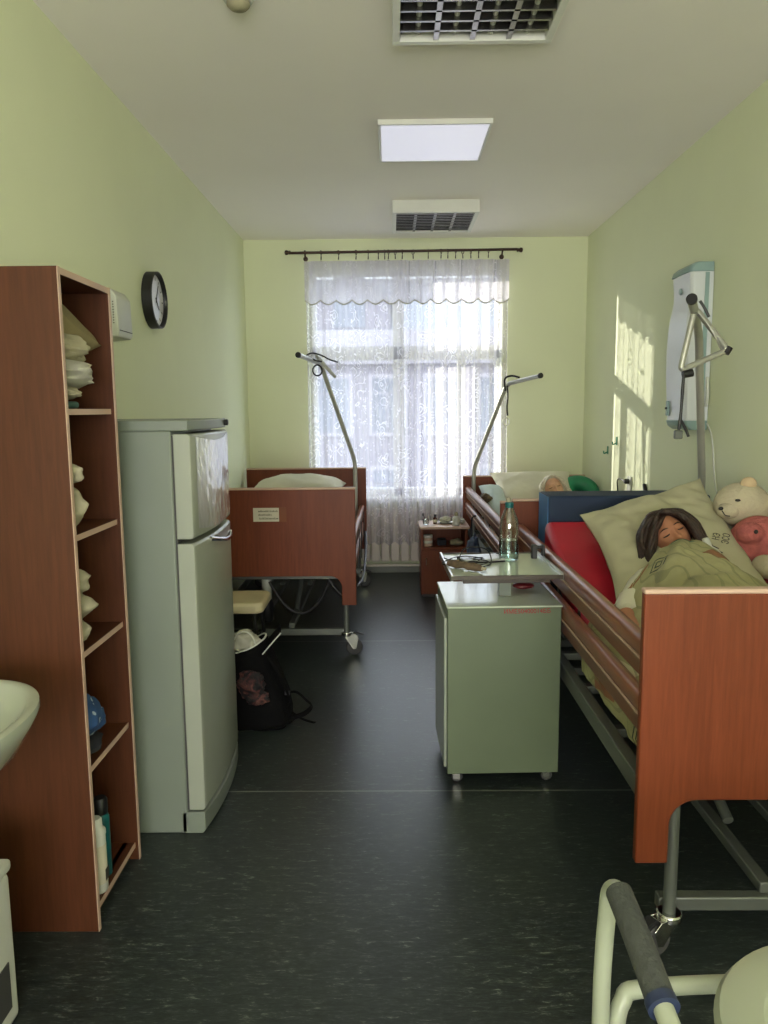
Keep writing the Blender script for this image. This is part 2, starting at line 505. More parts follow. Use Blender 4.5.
struct(MB().box(WX0, WX1, YB+.118, YB+.13, 0, .06).box(XL+.012, WX0, YB-.012, YB, 0, .06).box(WX1, XR-.012, YB-.012, YB, 0, .06).build('baseboard_back', 'frame_grey', bevel=.003))
# window: frame, mullion, transom, panes, sill
wf = MB(); fy0, fy1 = GY-.03, GY+.05; T = .055
wf.box(WX0, WX0+T, fy0, fy1, WZ0, WZ1); wf.box(WX1-T+.02, WX1, fy0, fy1, WZ0, WZ1)
wf.box(WX0, WX1, fy0, fy1, WZ0, WZ0+.07); wf.box(WX0, WX1, fy0, fy1, WZ1-.05, WZ1)
wf.box(.02, .12, fy0, fy1, WZ0, WZ1)
wf.box(WX0, WX1, fy0, fy1, 1.895, 2.015)
wf.box(.585, .655, fy0, fy1, WZ0, 1.9)
win = struct(wf.build('window_1', 'white_trim', bevel=.006))
MB().box(WX0+.02, WX1-.01, GY+.005, GY+.012, WZ0+.02, WZ1-.02).build('window_pane', 'glass', win, smooth=False)
MB().tube([(.12,GY-.03,1.35),(.12,GY-.07,1.35),(.12,GY-.07,1.24)], .009).build('window_handle', 'white_plastic', win)
struct(MB().box(WX0-.02, WX1+.02, YB-.005, GY-.03, WZ0-.035, WZ0).build('trim_1', 'white_trim', bevel=.008))
# heating pipe
pp = MB().tube([(WX0+.002,YB+.03,.085),(WX1-.002,YB+.03,.085)], .012, 12)
tag(pp.build('heating_pipe', 'radiator', org=(0,YB+.03,.07)), 'thin painted heating pipe running along the foot of the window wall', 'pipe')

# ---------------------------------------------------------------- outside
struct(MB().box(-30, 30, 8.5, 60, -4.3, -4.2).build('ground_outside', 'concrete', smooth=False))
bl = thing('apartment_building', 'pale plastered building with dormer and cornices seen through the lace curtain', 'building', (1,25,-4.2))
MB().box(-8, 13, 25, 34, -4.2, 3.5).build('wall', 'facade', bl, smooth=False)
MB().box(-8.2, 13.2, 24.6, 25, 3.4, 3.95).box(-8.1, 13.1, 24.8, 25, 2.9, 3.1).build('cornice', 'facade_trim', bl)
MB().prism([(24.7,3.9),(29.5,6.3),(34,3.9)], 'X', -8.1, 13.1).build('roof', 'roof', bl, smooth=False)
dm = MB(); dm.prism([(-2.6,3.9),(-2.6,4.9),(-1.3,5.7),(0,4.9),(0,3.9)], 'Y', 24.9, 28)
dmo = dm.build('dormer', 'facade', bl, smooth=False)
MB().prism([(-2.85,4.85),(-1.3,5.85),(.25,4.85),(.25,4.7),(-1.3,5.68),(-2.85,4.7)], 'Y', 24.7, 28).build('dormer_roof', 'roof', dmo, smooth=False)
MB().box(-1.8,-.8,24.85,24.92,4.05,4.95).build('window', 'pane_dark', dmo)
for zz in (.75, -2.2):
    for k in range(7):
        x = -2.35+k*1.75 - (1.75*2 if zz < 0 else 0)
        if x > 9: continue
        wo = MB().box(x-.12,x+1.12,24.93,25.0,zz-.15,zz+1.85).build('window', 'facade_trim', bl)
        MB().box(x,x+.47,24.9,24.95,zz,zz+1.2).box(x+.53,x+1,24.9,24.95,zz,zz+1.2).box(x,x+1,24.9,24.95,zz+1.27,zz+1.7).build('pane', 'pane_dark', wo)
wg = thing('sun_blocker', 'tall plain block outside, left of the window, added unseen to shade its left half', 'building', (-6,10.5,-4.2))
WC = .14-.8*(12-GY)  # added unseen block; its corner keeps the sun off the left sash
MB().box(WC-5, WC, 9.2, 12, -4.2, 7).build('wall', 'facade', wg, smooth=False)
MB().box(WC-5.1, WC+.0, 9.1, 12, 7, 7.2).build('roof', 'roof', wg, smooth=False)

# ---------------------------------------------------------------- radiator
rd = thing('radiator', 'white sectional radiator under the window behind the lace curtain', 'radiator', (.1,YB+.06,0))
for k in range(16):
    x = -.62+k*.087
    MB().box(x, x+.078, YB+.025, YB+.10, .12, .60).build('radiator_section', 'radiator', rd, bevel=.012, seg=3)
MB().tube([(-.66,YB+.06,.56),(.78,YB+.06,.56)], .016).tube([(-.66,YB+.06,.16),(.78,YB+.06,.16)], .016).build('header_pipe', 'radiator', rd)
MB().tube([(-.66,YB+.06,.16),(-.66,YB+.06,.0)], .012).build('standpipe', 'radiator', rd)
MB().tube([(.7,YB+.06,.16),(.7,YB+.06,.0)], .012).build('standpipe', 'radiator', rd)

# ---------------------------------------------------------------- curtain rod, rings, curtain
CY = 6.625; ZR = 2.775
cr = thing('curtain_rod', 'dark bronze curtain rod with end knobs above the window', 'curtain rod', (.11,CY,ZR))
MB().tube([(-.83,CY,ZR-.004),(1.06,CY,ZR+.006)], .011, 16).build('rod', 'rod', cr)
for x, s_ in ((-.83,-1),(1.06,1)):
    MB().lathe([(.011,0),(.016,s_*.004),(.016,s_*.012),(.011,s_*.016),(.02,s_*.03),(.018,s_*.045),(.004,s_*.052)], (x,CY,ZR), 16, 'X').build('finial', 'rod', cr)
for x in (-.71, .94):
    MB().tube([(x,CY,ZR-.005),(x,CY+.03,ZR-.045),(x,YB,ZR-.045)], .007, 8).lathe([(.02,0),(.02,.006)], (x,YB-.008,ZR-.045), 16, 'Y').lathe([(.017,-.006),(.017,.006)],(x,CY,ZR),16,'X').build('bracket', 'rod', cr)
rx = [135,187,239,275,305,324,335,355,376,408,453,491,511,534,555,579,602,631]
ringx = [(280+p/3.07-391)/765*CY*1.0+.005 for p in rx]
proto = None
for i, x in enumerate(ringx):
    if proto is None:
        g = thing('curtain_ring', 'small dark curtain ring with clip, hanging on the bronze rod', 'curtain ring', (x,CY,ZR), 'curtain rings along the bronze rod')
        mb = MB(); N = 20
        mb.tube([(x+.003*sin(a*2),CY+.019*sin(a),ZR-.006+.019*cos(a)) for a in [2*pi*k/N for k in range(N+1)]], .0028, 8)
        mb.build('ring', 'rod', g)
        MB().tube([(x,CY,ZR-.025),(x,CY,ZR-.038),(x,CY-.004,ZR-.062)], [.002,.004,.005], 8).build('clip', 'black', g)
        proto = g
    else:
        g = copy_tree(proto); g.location = (x,CY,ZR+.000+random.uniform(-.001,.001)); g.rotation_euler.z = random.uniform(-.5,.5)

def fold(x, z, amp, ph=0):
    k = 1 if x > .06 else .75
    amp = amp*(1.35 if x > .06 else .8)
    y = amp*(.55*sin(x*62*k+ph+.8*sin(x*9))+.3*sin(x*113+1.3*ph+sin(z*1.1))+.25*sin(x*27+z*.4+ph))
    return y
CX0, CX1, CZ0, CZ1 = -.705, .985, .30, 2.70
def curt(u, v):
    z = CZ0+(CZ1-CZ0)*v
    x = CX0+(CX1-CX0)*u
    flare = (1-v)
    x += .012*sin(u*40+z)*flare*.5 - (.02 if u < .5 else -.02)*flare*abs(u-.5)*1.0
    a = .010+.020*flare+.008
    zz = z + (.004*sin(u*95) if v > .99 else 0)
    if v < .001: zz = z+.012*sin(x*70)
    sag = 0
    if v > .97:
        dmin = min(abs(x-r) for r in ringx); sag = -min(dmin, .07)*.18*(v-.97)/.03
    return (x, CY-.012+fold(x, z, a)*1.0, zz+sag)
cc = MB().grid(curt, 420, 40, lambda u, v: (u*(2.3), v*2.4))
cu = thing('lace_curtain', 'long white lace curtain with scrollwork hanging over the window', 'curtain', (.11,CY,CZ0))
cc.build('drape', 'lace', cu, sharp=180)
def val(u, v):
    x = CX0-.01+(CX1-CX0+.02)*u
    scal = .035*abs(sin(u*pi*13))
    z0 = 2.345+scal*-1+.03
    z = z0+(2.695-z0)*v
    return (x, CY-.040+fold(x, z, .016, 1.7), z)
MB().grid(val, 380, 10, lambda u, v: (u*2.6, v*.36+.1)).build('valance', 'lace_dense', cu, sharp=180)
def hem(u, v):
    p = val(u, 0); return (p[0], p[1]-.002, p[2]-.004+.012*v)
MB().grid(hem, 380, 1, lambda u, v: (u, v)).build('scalloped_hem', 'white_cloth', cu, sharp=180)

# ---------------------------------------------------------------- ceiling fittings
def louvre_light(name, label, x0, y0, z0, z1, rows, cols):
    x1, y1 = x0+.60, y0+.62
    t = thing(name, label, 'ceiling light', ((x0+x1)/2,(y0+y1)/2,z0))
    f = MB(); B = .028
    f.box(x0,x1,y0,y0+B,z0,z1).box(x0,x1,y1-B,y1,z0,z1).box(x0,x0+B,y0+B,y1-B,z0,z1).box(x1-B,x1,y0+B,y1-B,z0,z1)
  
    f.build('housing', 'white_trim', t, bevel=.002)
    MB().box(x0+B,x1-B,y0+B,y1-B,z1-.006,z1).build('reflector_plate', 'reflector', t)
    L = MB(); h = z1-z0-.02
    for i in range(1, cols):
        xx = x0+B+(x1-x0-2*B)*i/cols
        L.prism([(xx-.010,z0+.004),(xx+.010,z0+.004),(xx+.002,z0+.05),(xx-.002,z0+.05)], 'Y', y0+B, y1-B)
    for i in range(1, rows):
        yy = y0+B+(y1-y0-2*B)*i/rows
        L.prism([(yy-.006,z0+.004),(yy+.006,z0+.004),(yy+.001,z0+.045),(yy-.001,z0+.045)], 'X', x0+B, x1-B)
    for i in range(cols):
        xa = x0+B+(x1-x0-2*B)*i/cols; xb = x0+B+(x1-x0-2*B)*(i+1)/cols
        L.prism([(xa,z0+.006),(xa+.012,z1-.010),(xa+.010,z1-.010),(xa-.0,z0+.010)], 'Y', y0+B, y1-B)
    L.build('louvre', 'louvre', t, sharp=20)
    for i in range(cols):
        xm = x0+B+(x1-x0-2*B)*(i+.5)/cols
        MB().tube([(xm,y0+.04,z1-.022),(xm,y1-.04,z1-.022)], .010, 12).build('fluorescent_tube', 'white_plastic', t)
    return t
louvre_light('louvre_light', 'square louvred ceiling light cut by the top edge of the photo', .015, 2.49, 2.835, 2.885, 8, 4)
louvre_light('louvre_light', 'boxy louvred ceiling light closest to the window', .02, 5.48, 2.805, 2.89, 12, 4)
t = thing('led_panel', 'plain glowing white square ceiling panel between two louvred lights', 'ceiling light', (.23,4.29,2.862))
LA,LB,LC,LD,LZ = -.055,.515,4.0,4.585,2.862
MB().box(LA,LB,LC,LC+.015,LZ,2.888).box(LA,LB,LD-.015,LD,LZ,2.888).box(LA,LA+.015,LC+.015,LD-.015,LZ,2.888).box(LB-.015,LB,LC+.015,LD-.015,LZ,2.888).box(LA+.02,LB-.02,LC+.02,LD-.02,2.878,2.89).build('frame', 'white_trim', t, bevel=.002)
MB().box(LA+.014,LB-.014,LC+.014,LD-.014,LZ+.002,LZ+.012).build('diffuser', 'led', t)
t = thing('smoke_detector', 'small round cream smoke detector on the ceiling at top left', 'smoke detector', (-.515,2.84,2.84))
MB().lathe([(.05,2.89),(.052,2.87),(.046,2.862)], (-.515,2.84,0), 32).build('base', 'white_plastic', t)
MB().lathe([(.040,2.862),(.040,2.852),(.030,2.842),(.0,2.838)], (-.515,2.84,0), 32).build('sensor_cap', 'cream_cloth', t)
t.location = t.location

# ---------------------------------------------------------------- bookshelf
SX0, SX1, SY0, SY1, SZ = XL+.005, -.845, 1.995, 2.365, 1.838
sh = thing('open_bookshelf', 'tall narrow wood laminate open shelf unit at the left wall', 'shelf unit', ((SX0+SX1)/2,(SY0+SY1)/2,0))
MB().box(SX0,SX1,SY0,SY0+.016,0,SZ).build('side_panel', 'wood_shelf', sh, bevel=.0015)
MB().box(SX0,SX1,SY1-.016,SY1,0,SZ).build('side_panel', 'wood_shelf', sh, bevel=.0015)
MB().box(SX0,SX1-.001,SY0+.016,SY1-.016,SZ-.018,SZ-.001).build('top_panel', 'wood_shelf_x', sh, bevel=.0015)
MB().box(SX0,SX0+.006,SY0+.016,SY1-.016,.05,SZ-.018).build('back_panel', 'wood_shelf', sh)
MB().box(SX1-.05,SX1-.034,SY0+.016,SY1-.016,0,.06).build('plinth', 'wood_shelf', sh)
SHZ = [.06, .475, .81, 1.138, 1.478]
for z in SHZ: MB().box(SX0+.006,SX1-.012,SY0+.016,SY1-.016,z-.016,z).build('shelf', 'wood_shelf_x', sh, bevel=.0015)
e = MB()
e.box(SX1,SX1+.002,SY0,SY0+.016,0,SZ).box(SX1,SX1+.002,SY1-.016,SY1,0,SZ).box(SX1-.001,SX1+.001,SY0+.016,SY1-.016,SZ-.018,SZ-.001)
for z in SHZ: e.box(SX1-.012,SX1-.010,SY0+.016,SY1-.016,z-.016,z)
e.build('edge_band', 'edge', sh)['label'] = 'pale edge banding'
ya, yb = SY0+.02, SY1-.02
# contents, top compartment
m = pillow([(-1.19,ya+.01,1.755),(-.875,ya+.002,1.765),(-.860,yb-.03,1.665),(-1.19,yb-.02,1.64)], .17, seed=3, wr=.008)
tag(m.build('folded_pillow', 'khaki_cloth', org=(-1.03,2.18,1.66), sharp=180), 'khaki folded pillow slumped on top of the linen in the shelf', 'pillow')
m = MB(); crumple(m, (-1.00,2.155,1.645), (.15,.122,.055), .18, 9, 4)
tag(m.build('folded_sheet', 'cream_cloth', org=(-1.03,2.165,1.6)), 'cream folded sheet directly beneath the khaki pillow in the shelf', 'linen')
m = MB(); crumple(m, (-.99,2.145,1.575), (.15,.115,.048), .2, 9, 8)
tag(m.build('folded_sheet', 'white_cloth', org=(-1.03,2.155,1.54)), 'crumpled white linen bundle in the middle of the top shelf pile', 'linen')
m = MB(); crumple(m, (-1.0,2.105,1.522), (.145,.078,.028), .2, 9, 12)
tag(m.build('folded_towel', 'cream_cloth', org=(-1.03,2.105,1.5)), 'small yellowish towel low in the top shelf pile', 'towel')
m = MB(); m.box(-1.18,-.875,ya+.005,ya+.15,1.479,1.499)
tag(m.build('folded_towel', 'teal_cloth', org=(-1.03,2.09,1.48), bevel=.008, seg=3), 'flat teal towel at the very bottom of the top shelf pile', 'towel')
# second and third compartment: cream bundles by the near side
m = MB(); crumple(m, (-.975,ya+.062,1.21), (.135,.048,.073), .16, 8, 15); crumple(m, (-.965,ya+.04,1.305), (.12,.034,.045), .2, 10, 18); crumple(m,(-.97,ya+.048,1.255),(.105,.04,.03),.25,10,17)
tag(m.build('cloth_bundle', 'cream_cloth', org=(-.99,ya+.05,1.14), remesh=.006), 'cream cloth bundle on the second shelf from the top', 'linen')
m = MB(); crumple(m, (-.965,ya+.06,.855), (.12,.048,.042), .16, 8, 21); crumple(m, (-.955,ya+.072,.93), (.115,.058,.045), .18, 8, 24); crumple(m, (-.955,ya+.068,1.0), (.11,.056,.042), .18, 8, 27)
tag(m.build('cloth_bundle', 'cream_cloth', org=(-.99,ya+.05,.81), remesh=.006), 'stacked pale cloths on the shelf just above the blue cloth', 'linen')
def floral():
    t = NT('blue_floral'); co = t.coords()
    v = t.n('ShaderNodeTexVoronoi', Vector=co, Scale=42.0).outputs['Distance']
    m_ = t.math('LESS_THAN', v, .3)
    t.bsdf(**{'Base__Color': t.mix(m_, rgb(38,72,118), rgb(170,184,198)), 'Roughness': .9}); return t.m
M['floral'] = floral()
m = MB(); crumple(m, (-.925,2.11,.595), (.075,.080,.062), .18, 8, 31); crumple(m, (-.915,2.15,.565), (.06,.080,.04), .25, 10, 33)
tag(m.build('floral_cloth', 'floral', org=(-.95,2.1,.54), remesh=.005), 'blue flowered cloth bundle on the lowest but one shelf', 'cloth')
m = MB(); crumple(m, (-.94,2.12,.505), (.085,.085,.028), .15, 9, 35)
tag(m.build('black_cloth', 'dark_cloth', org=(-.96,2.1,.476)), 'black folded cloth beneath the blue flowered bundle', 'cloth')
# bottles at the bottom
t = thing('spray_can', 'white spray can with white cap in the bottom of the shelf', 'spray can', (-.878,2.095,.06))
MB().lathe([(.024,.062),(.027,.066),(.027,.235),(.024,.245)], (-.878,2.095,0), 24).build('can', 'white_plastic', t)
MB().lathe([(.0255,.09),(.0275,.092),(.0275,.21),(.0255,.212)], (-.878,2.095,0), 24).build('label_band', 'paper', t)
MB().box(-.8506,-.8498,2.082,2.108,.10,.135).build('barcode', 'ink', t)
MB().lathe([(.029,.240),(.029,.25),(.020,.262),(.019,.285),(.015,.29)], (-.878,2.095,0), 24).build('cap', 'white_plastic', t)
t = thing('shampoo_bottle', 'slim teal bottle with black cap behind the white spray can', 'bottle', (-.892,2.175,.06))
MB().lathe([(.022,.062),(.024,.066),(.024,.25),(.018,.265)], (-.892,2.175,0), 24).build('body', 'teal_plastic', t)
MB().lathe([(.021,.262),(.021,.305),(.017,.312)], (-.892,2.175,0), 24).build('cap', 'black', t)

# ---------------------------------------------------------------- wall heater behind the shelf
t = thing('wall_heater', 'white box with dotted grille on the left wall behind the shelf', 'wall heater', (XL+.06,3.25,1.77))
mb = MB().prism([(XL,1.765),(XL+.118,1.775),(XL+.125,1.79),(XL+.122,1.935),(XL+.10,1.965),(XL,2.0)], 'Y', 3.19, 3.36)
mb.build('housing', 'white_plastic', t, bevel=.006, seg=3)
g = MB()
for i in range(9):
    for j in range(9):
        x = XL+.022+i*.0105; z = 1.83+j*.0105
        if z < 1.965-(x-XL)*.3: g.lathe([(.0028,0),(.0028,.001)], (x,3.1885,z), 8, 'Y')
g.build('grille_holes', 'ink', t)
MB().box(XL+.1225,XL+.127,3.20,3.35,1.80,1.803).build('seam', 'rubber', t)
# ---------------------------------------------------------------- clock
t = thing('wall_clock', 'round wall clock with black rim and white dial on the left wall', 'clock', (XL,4.03,2.035))
CK = (0,4.035,2.035)
MB().lathe([(.142,XL),(.142,XL+.05),(.135,XL+.052),(.129,XL+.044),(.128,XL+.02),(.05,XL+.0)], CK, 64, 'X').build('rim', 'black', t)
MB().lathe([(.13,XL+.012),(.13,XL+.030)], CK, 64, 'X').build('dial', 'clock_white', t)
mk = MB()
for k in range(12):
    a = k*pi/6; rm = Matrix.Translation(V((XL+.0305,4.035,2.035))) @ Matrix.Rotation(a, 4, 'X')
    mk.box(0,.001,-.003,.003,.098,.114, mat=rm)
mk.build('hour_marks', 'ink', t)
for nm, a, L_, w_ in (('hour_hand', -2.4, .06, .004), ('minute_hand', -.5, .09, .003)):
    rm = Matrix.Translation(V((XL+.032,4.035,2.035))) @ Matrix.Rotation(a, 4, 'X')
    MB().box(0,.0015,-w_,w_,-.015,L_, mat=rm).build(nm, 'ink', t)

# ---------------------------------------------------------------- fridge
FY0, FY1, FB = 2.505, 3.085, -.722
fr = thing('refrigerator', 'white two-door fridge freezer standing by the left wall', 'refrigerator', (-.97,2.8,0))
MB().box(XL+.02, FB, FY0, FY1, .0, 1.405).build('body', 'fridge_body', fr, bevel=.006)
def bow(y): 
    u = (y-FY0)/(FY1-FY0); return .018*(1-(2*u-1)**2)
def door(z0, z1, nm, mat, curve_b=0, curve_t=0, rim=.0):
    mb = MB(); N = 24; rings = []
    for k in range(N+1):
        y = FY0+.002+(FY1-FY0-.004)*k/N; b = bow(y)
        db = curve_b*(1-(2*k/N-1)**2); dt = curve_t*(1-(2*k/N-1)**2)
        rings.append([(FB+.006,y,z0-db),(-.668+b,y,z0-db),(-.660+b,y,z0+.008-db),(-.660+b,y,z1-.008-dt),(-.668+b,y,z1-dt),(FB+.006,y,z1-dt)])
    return mb.ring_loft(rings).build(nm, mat, fr, bevel=.003, sharp=50)
mb = MB(); N = 24
mb.ring_loft([[(XL+.03,FY0+(FY1-FY0)*k/N,1.405),(-.665+bow(FY0+(FY1-FY0)*k/N),FY0+(FY1-FY0)*k/N,1.405),(-.665+bow(FY0+(FY1-FY0)*k/N),FY0+(FY1-FY0)*k/N,1.44),(XL+.03,FY0+(FY1-FY0)*k/N,1.44)] for k in range(N+1)])
mb.build('top_cover', 'fridge_body', fr, bevel=.004)
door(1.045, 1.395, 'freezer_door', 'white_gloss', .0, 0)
# film on the freezer door
def film(u, v):
    y = FY0+.05+(FY1-FY0-.06)*u; return (-.6585+bow(y)+.0012*noise.noise(V((y*30,v*8,0))), y, 1.075-.02*sin(u*pi)+(1.385-1.075)*v)
MB().grid(film, 60, 40).build('plastic_film', 'film', fr, sharp=180)['label'] = 'shiny wrinkled clear film'
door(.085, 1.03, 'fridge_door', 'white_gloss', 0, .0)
MB().box(FB-.0,FB+.008,FY0+.006,FY1-.006,.085,1.39).build('door_gasket', 'rubber', fr)
hn = []
for k in range(21):
    u = k/20; y = FY0+.16+(FY1-FY0-.19)*u; hn.append((-.656+bow(y)+.014*sin(u*pi), y, 1.022-.040*sin(u*pi*.62)))
MB().tube(hn, .0055, 10, flatten=1.4).build('handle', 'chrome', fr)
def hr(u, v):
    y = FY0+.25+(FY1-FY0-.3)*u; return (-.6585+bow(y), y, 1.020-(.034*sin(u*pi*.7))*v)
MB().grid(hr, 16, 4).build('handle_recess', 'silver', fr)
mb = MB(); rings = []
for k in range(25):
    y = FY0+(FY1-FY0)*k/24; b = bow(y)*1.3; rings.append([(FB-.02,y,.0),(-.672+b,y,.0),(-.662+b,y,.012),(-.662+b,y,.078),(FB-.02,y,.078)])
mb.ring_loft(rings).build('kickplate', 'fridge_body', fr, bevel=.003)
MB().lathe([(.012,-.664),(.012,-.650),(.009,-.648)], (.002+bow(3.03)*.5, 3.03, 1.424), 20, 'X').build('control_knob', 'black', fr)
MB().box(-.665,-.655,2.65,2.95,1.412,1.434).build('control_panel', 'fridge_body', fr)
# ---------------------------------------------------------------- hospital beds
def board_poly(x0, x1, ztop, zcut, ztab, tab=.085, r=.07):
    """end board: rectangle whose lower corners run down as tabs, with rounded inner cut"""
    pts = [(x0,ztab),(x0+tab,ztab)]
    for k in range(9):
        a = pi-(pi/2)*k/8
        pts.append((x0+tab+r+r*cos(a), zcut-r+r*sin(a)))
    for k in range(9):
        a = pi/2-(pi/2)*k/8
        pts.append((x1-tab-r+r*cos(a), zcut-r+r*sin(a)))
    pts += [(x1-tab,ztab),(x1,ztab),(x1,ztop),(x0,ztop)]
    return pts
def caster(par, x, y, r=.05, ang=0, z_top=.15):
    A = Matrix.Translation(V((x,y,0))) @ Matrix.Rotation(ang, 4, 'Z')
    c = MB()
    c.lathe([(.03,z_top-.004),(.034,z_top-.008),(.034,z_top-.024),(.024,z_top-.03)], (0,0,0), 24)
    for s_ in (-1, 1):
        c.prism([(-.025,z_top-.014),(.045,z_top-.014),(.07,z_top-.034),(.056,r-.008),(.036,r-.012)], 'Y', s_*.019-.002, s_*.019+.002)
    c.box(-.02,.045,-.018,.018,z_top-.022,z_top-.016)
    c.xf(A); co = c.build('caster', 'chrome', par, bevel=.001)
    MB().lathe([(.012,-.014),(r-.006,-.013),(r,-.007),(r,.007),(r-.006,.013),(.012,.014)], (.045,0,r), 28, 'Y').xf(A).build('wheel', 'rubber', co)
    MB().prism([(.05,z_top-.012),(.098,z_top-.028),(.104,z_top-.02),(.06,z_top-.004)], 'Y', -.014, .014).xf(A).build('brake_pedal', 'black', co)
    return co
def rail(par, x, y0, y1, z0, z1, nm='side_rail', mat='wood_y'):
    h = z1-z0
    prof = [(-.011,z0+.004),(-.007,z0),(.007,z0),(.011,z0+.004),(.011,z0+h*.52),(.017,z0+h*.6),(.020,z1-.014),(.014,z1-.003),(.0,z1),(-.014,z1-.003),(-.020,z1-.014),(-.017,z0+h*.6),(-.011,z0+h*.52)]
    m = MB().ring_loft([[(x+a, y, b) for a, b in prof] for y in (y0, y1)])
    o = m.build(nm, mat, par, sharp=50)
    MB().box(x-.0215,x-.0165,y0,y1,z0+h*.50,z0+h*.545).build('groove_trim', 'edge', o)
    return o
def bed(label, x0, x1, yf, yh, zf, zh, dz, railsL, railsR, wood_m='wood', frame_z=.50, lx=.065, ly=.07, cz=.15, ca=.3):
    t = thing('hospital_bed', label, 'bed', ((x0+x1)/2,(yf+yh)/2,0), 'adjustable hospital beds')
    MB().prism(board_poly(x0,x1,zf,.50+dz,.325+dz), 'Y', yf, yf+.026).build('footboard', wood_m, t, bevel=.004, sharp=30)
    MB().prism(board_poly(x0,x1,zh,.46+dz,.30+dz), 'Y', yh, yh+.026).build('headboard', wood_m, t, bevel=.004, sharp=30)
    for yy, zt in ((yf,zf),(yh,zh)):
        MB().box(x0-.001,x1+.001,yy-.002,yy+.030,zt-.001,zt+.012).build('top_edge', 'edge', t, bevel=.004)['label'] = 'pale rounded top edge'
    # platform frame
    f = MB()
    fz = frame_z+dz
    for xx in (x0+.06, x1-.06): f.box(xx-.02,xx+.02,yf+.03,yh-.01,fz-.06,fz)
    for k in range(6):
        yy = yf+.1+k*(yh-yf-.2)/5; f.box(x0+.08,x1-.08,yy-.02,yy+.02,fz-.035,fz-.005)
    f.build('platform_frame', 'frame_grey', t, bevel=.004)
    u = MB()
    for yy in (yf+.10, yh-.12):
        u.box(x0+lx-.015,x1-.05,yy-.018,yy+.018,cz-.032,cz+.008)
    for xx in ((x0+x1)/2-.1, (x0+x1)/2+.1): u.box(xx-.018,xx+.018,yf+.1,yh-.1,cz+.008,cz+.04)
    u.build('base_frame', 'frame_grey', t, bevel=.004)
    for xx, yy in ((x0+lx,yf+ly),(x1-.065,yf+ly),(x0+lx,yh-.10),(x1-.065,yh-.10)):
        MB().cyl((xx,yy,cz-.01),(xx,yy,fz-.02),.017).build('leg', 'frame_grey', t)
        caster(t, xx, yy, .05 if cz > .12 else .045, .15 if xx > (x0+x1)/2 else ca, cz)
    # scissor arms
    for k, (ya_, yb_) in enumerate(((yf+.35, yf+.85), (yh-.85, yh-.35))):
        for xx in ((x0+x1)/2-.1, (x0+x1)/2+.1): MB().tube([(xx,ya_,.2),(xx,yb_,fz-.04)], .016).build('lifting_arm', 'frame_grey', t)
    for xx, lst in ((x0+.038, railsL), (x1-.038, railsR)):
        for (z0, z1) in lst: rail(t, xx, yf+.03, yh-.012, z0, z1)
        if lst:
            for yy in (yf+.10, (yf+yh)/2-.15, (yf+yh)/2+.2, yh-.25):
                lo = min(a for a, b in lst); hi = max(b for a, b in lst)
                MB().box(xx+.021,xx+.027,yy-.015,yy+.015,lo-.04,hi-.03).build('rail_bracket', 'black', t, bevel=.002)
    return t

# left bed, empty
LX0, LX1, LF, LH = -1.21, -.212, 4.395, 6.36
lb = bed('empty hospital bed with a paper name sheet on its footboard, left of the window', LX0, LX1, LF, LH, 1.012, .978, .0, [], [(.57,.68),(.42,.53)])
p = MB().box(-.805,-.655,LF-.0025,LF-.001,.828,.908).build('name_sheet', 'paper', lb)
MB().box(-.655,-.612,LF-.0022,LF-.001,.826,.912).build('clear_tape', 'tape', p)['label'] = 'strip of clear tape'
ln = MB(); random.seed(3)
for r_, (xa, xb, z) in enumerate(((-.775,-.663,.888),(-.775,-.70,.867),(-.77,-.663,.845))):
    x = xa
    while x < xb:
        ln.box(x, x+.0022, LF-.0032, LF-.0024, z-.005, z+random.choice((.004,.004,.007)))
        if random.random() < .6: ln.box(x, x+.006, LF-.0032, LF-.0024, z+random.choice((-.005,.0,.003)), z+random.choice((-.003,.002,.005))) if False else ln.box(x, x+.006, LF-.0032, LF-.0024, z-.001, z+.001)
        x += .0062
ln.build('printed_lines', 'ink', p)
tag(MB().box(LX0+.06,LX1-.09,LF+.05,LH-.10,.503,.62).build('mattress', 'linen', org=(-.71,5.4,.5), bevel=.035, seg=4), 'white mattress on the empty left bed', 'mattress')
m = pillow([(LX0+.09,5.72,.80),(LX1-.16,5.72,.82),(LX1-.16,6.25,.87),(LX0+.09,6.25,.85)], .26, seed=5, wr=.010)
tag(m.build('pillow', 'linen', org=(-.7,6.0,.72), sharp=180), 'plump cream pillow lying on the empty left bed', 'pillow')
m = MB(); crumple(m, (-.72,5.25,.672), (.37,.40,.05), .15, 8, 44, flat_bottom=-.03)
tag(m.build('folded_blanket', 'white_cloth', org=(-.7,5.2,.62)), 'white folded blanket behind the footboard of the empty bed', 'blanket')
# lifting motor and cables under left bed
mo = MB().cyl((-.78,4.62,.30),(-.78,4.65,.49),.030).build('lift_motor', 'white_plastic', lb)
MB().lathe([(.034,.17),(.042,.18),(.042,.285),(.034,.31)], (-.78,4.62,0), 24).build('motor_housing', 'black', mo)
MB().tube([(-.38,4.60,.475),(-.40,4.60,.40),(-.45,4.60,.30),(-.55,4.60,.225),(-.66,4.6,.27),(-.76,4.62,.42)], .010, 10, 6).build('cable', 'black', lb)
MB().tube([(-.40,4.55,.48),(-.37,4.55,.42),(-.30,4.53,.35),(-.22,4.52,.34)], .011, 10, 6).build('cable', 'black', lb)
MB().tube([(-.205,5.9,.52),(-.195,5.5,.40),(-.195,5.0,.36),(-.21,4.6,.40)], .010, 10, 6).build('cable', 'black', lb)

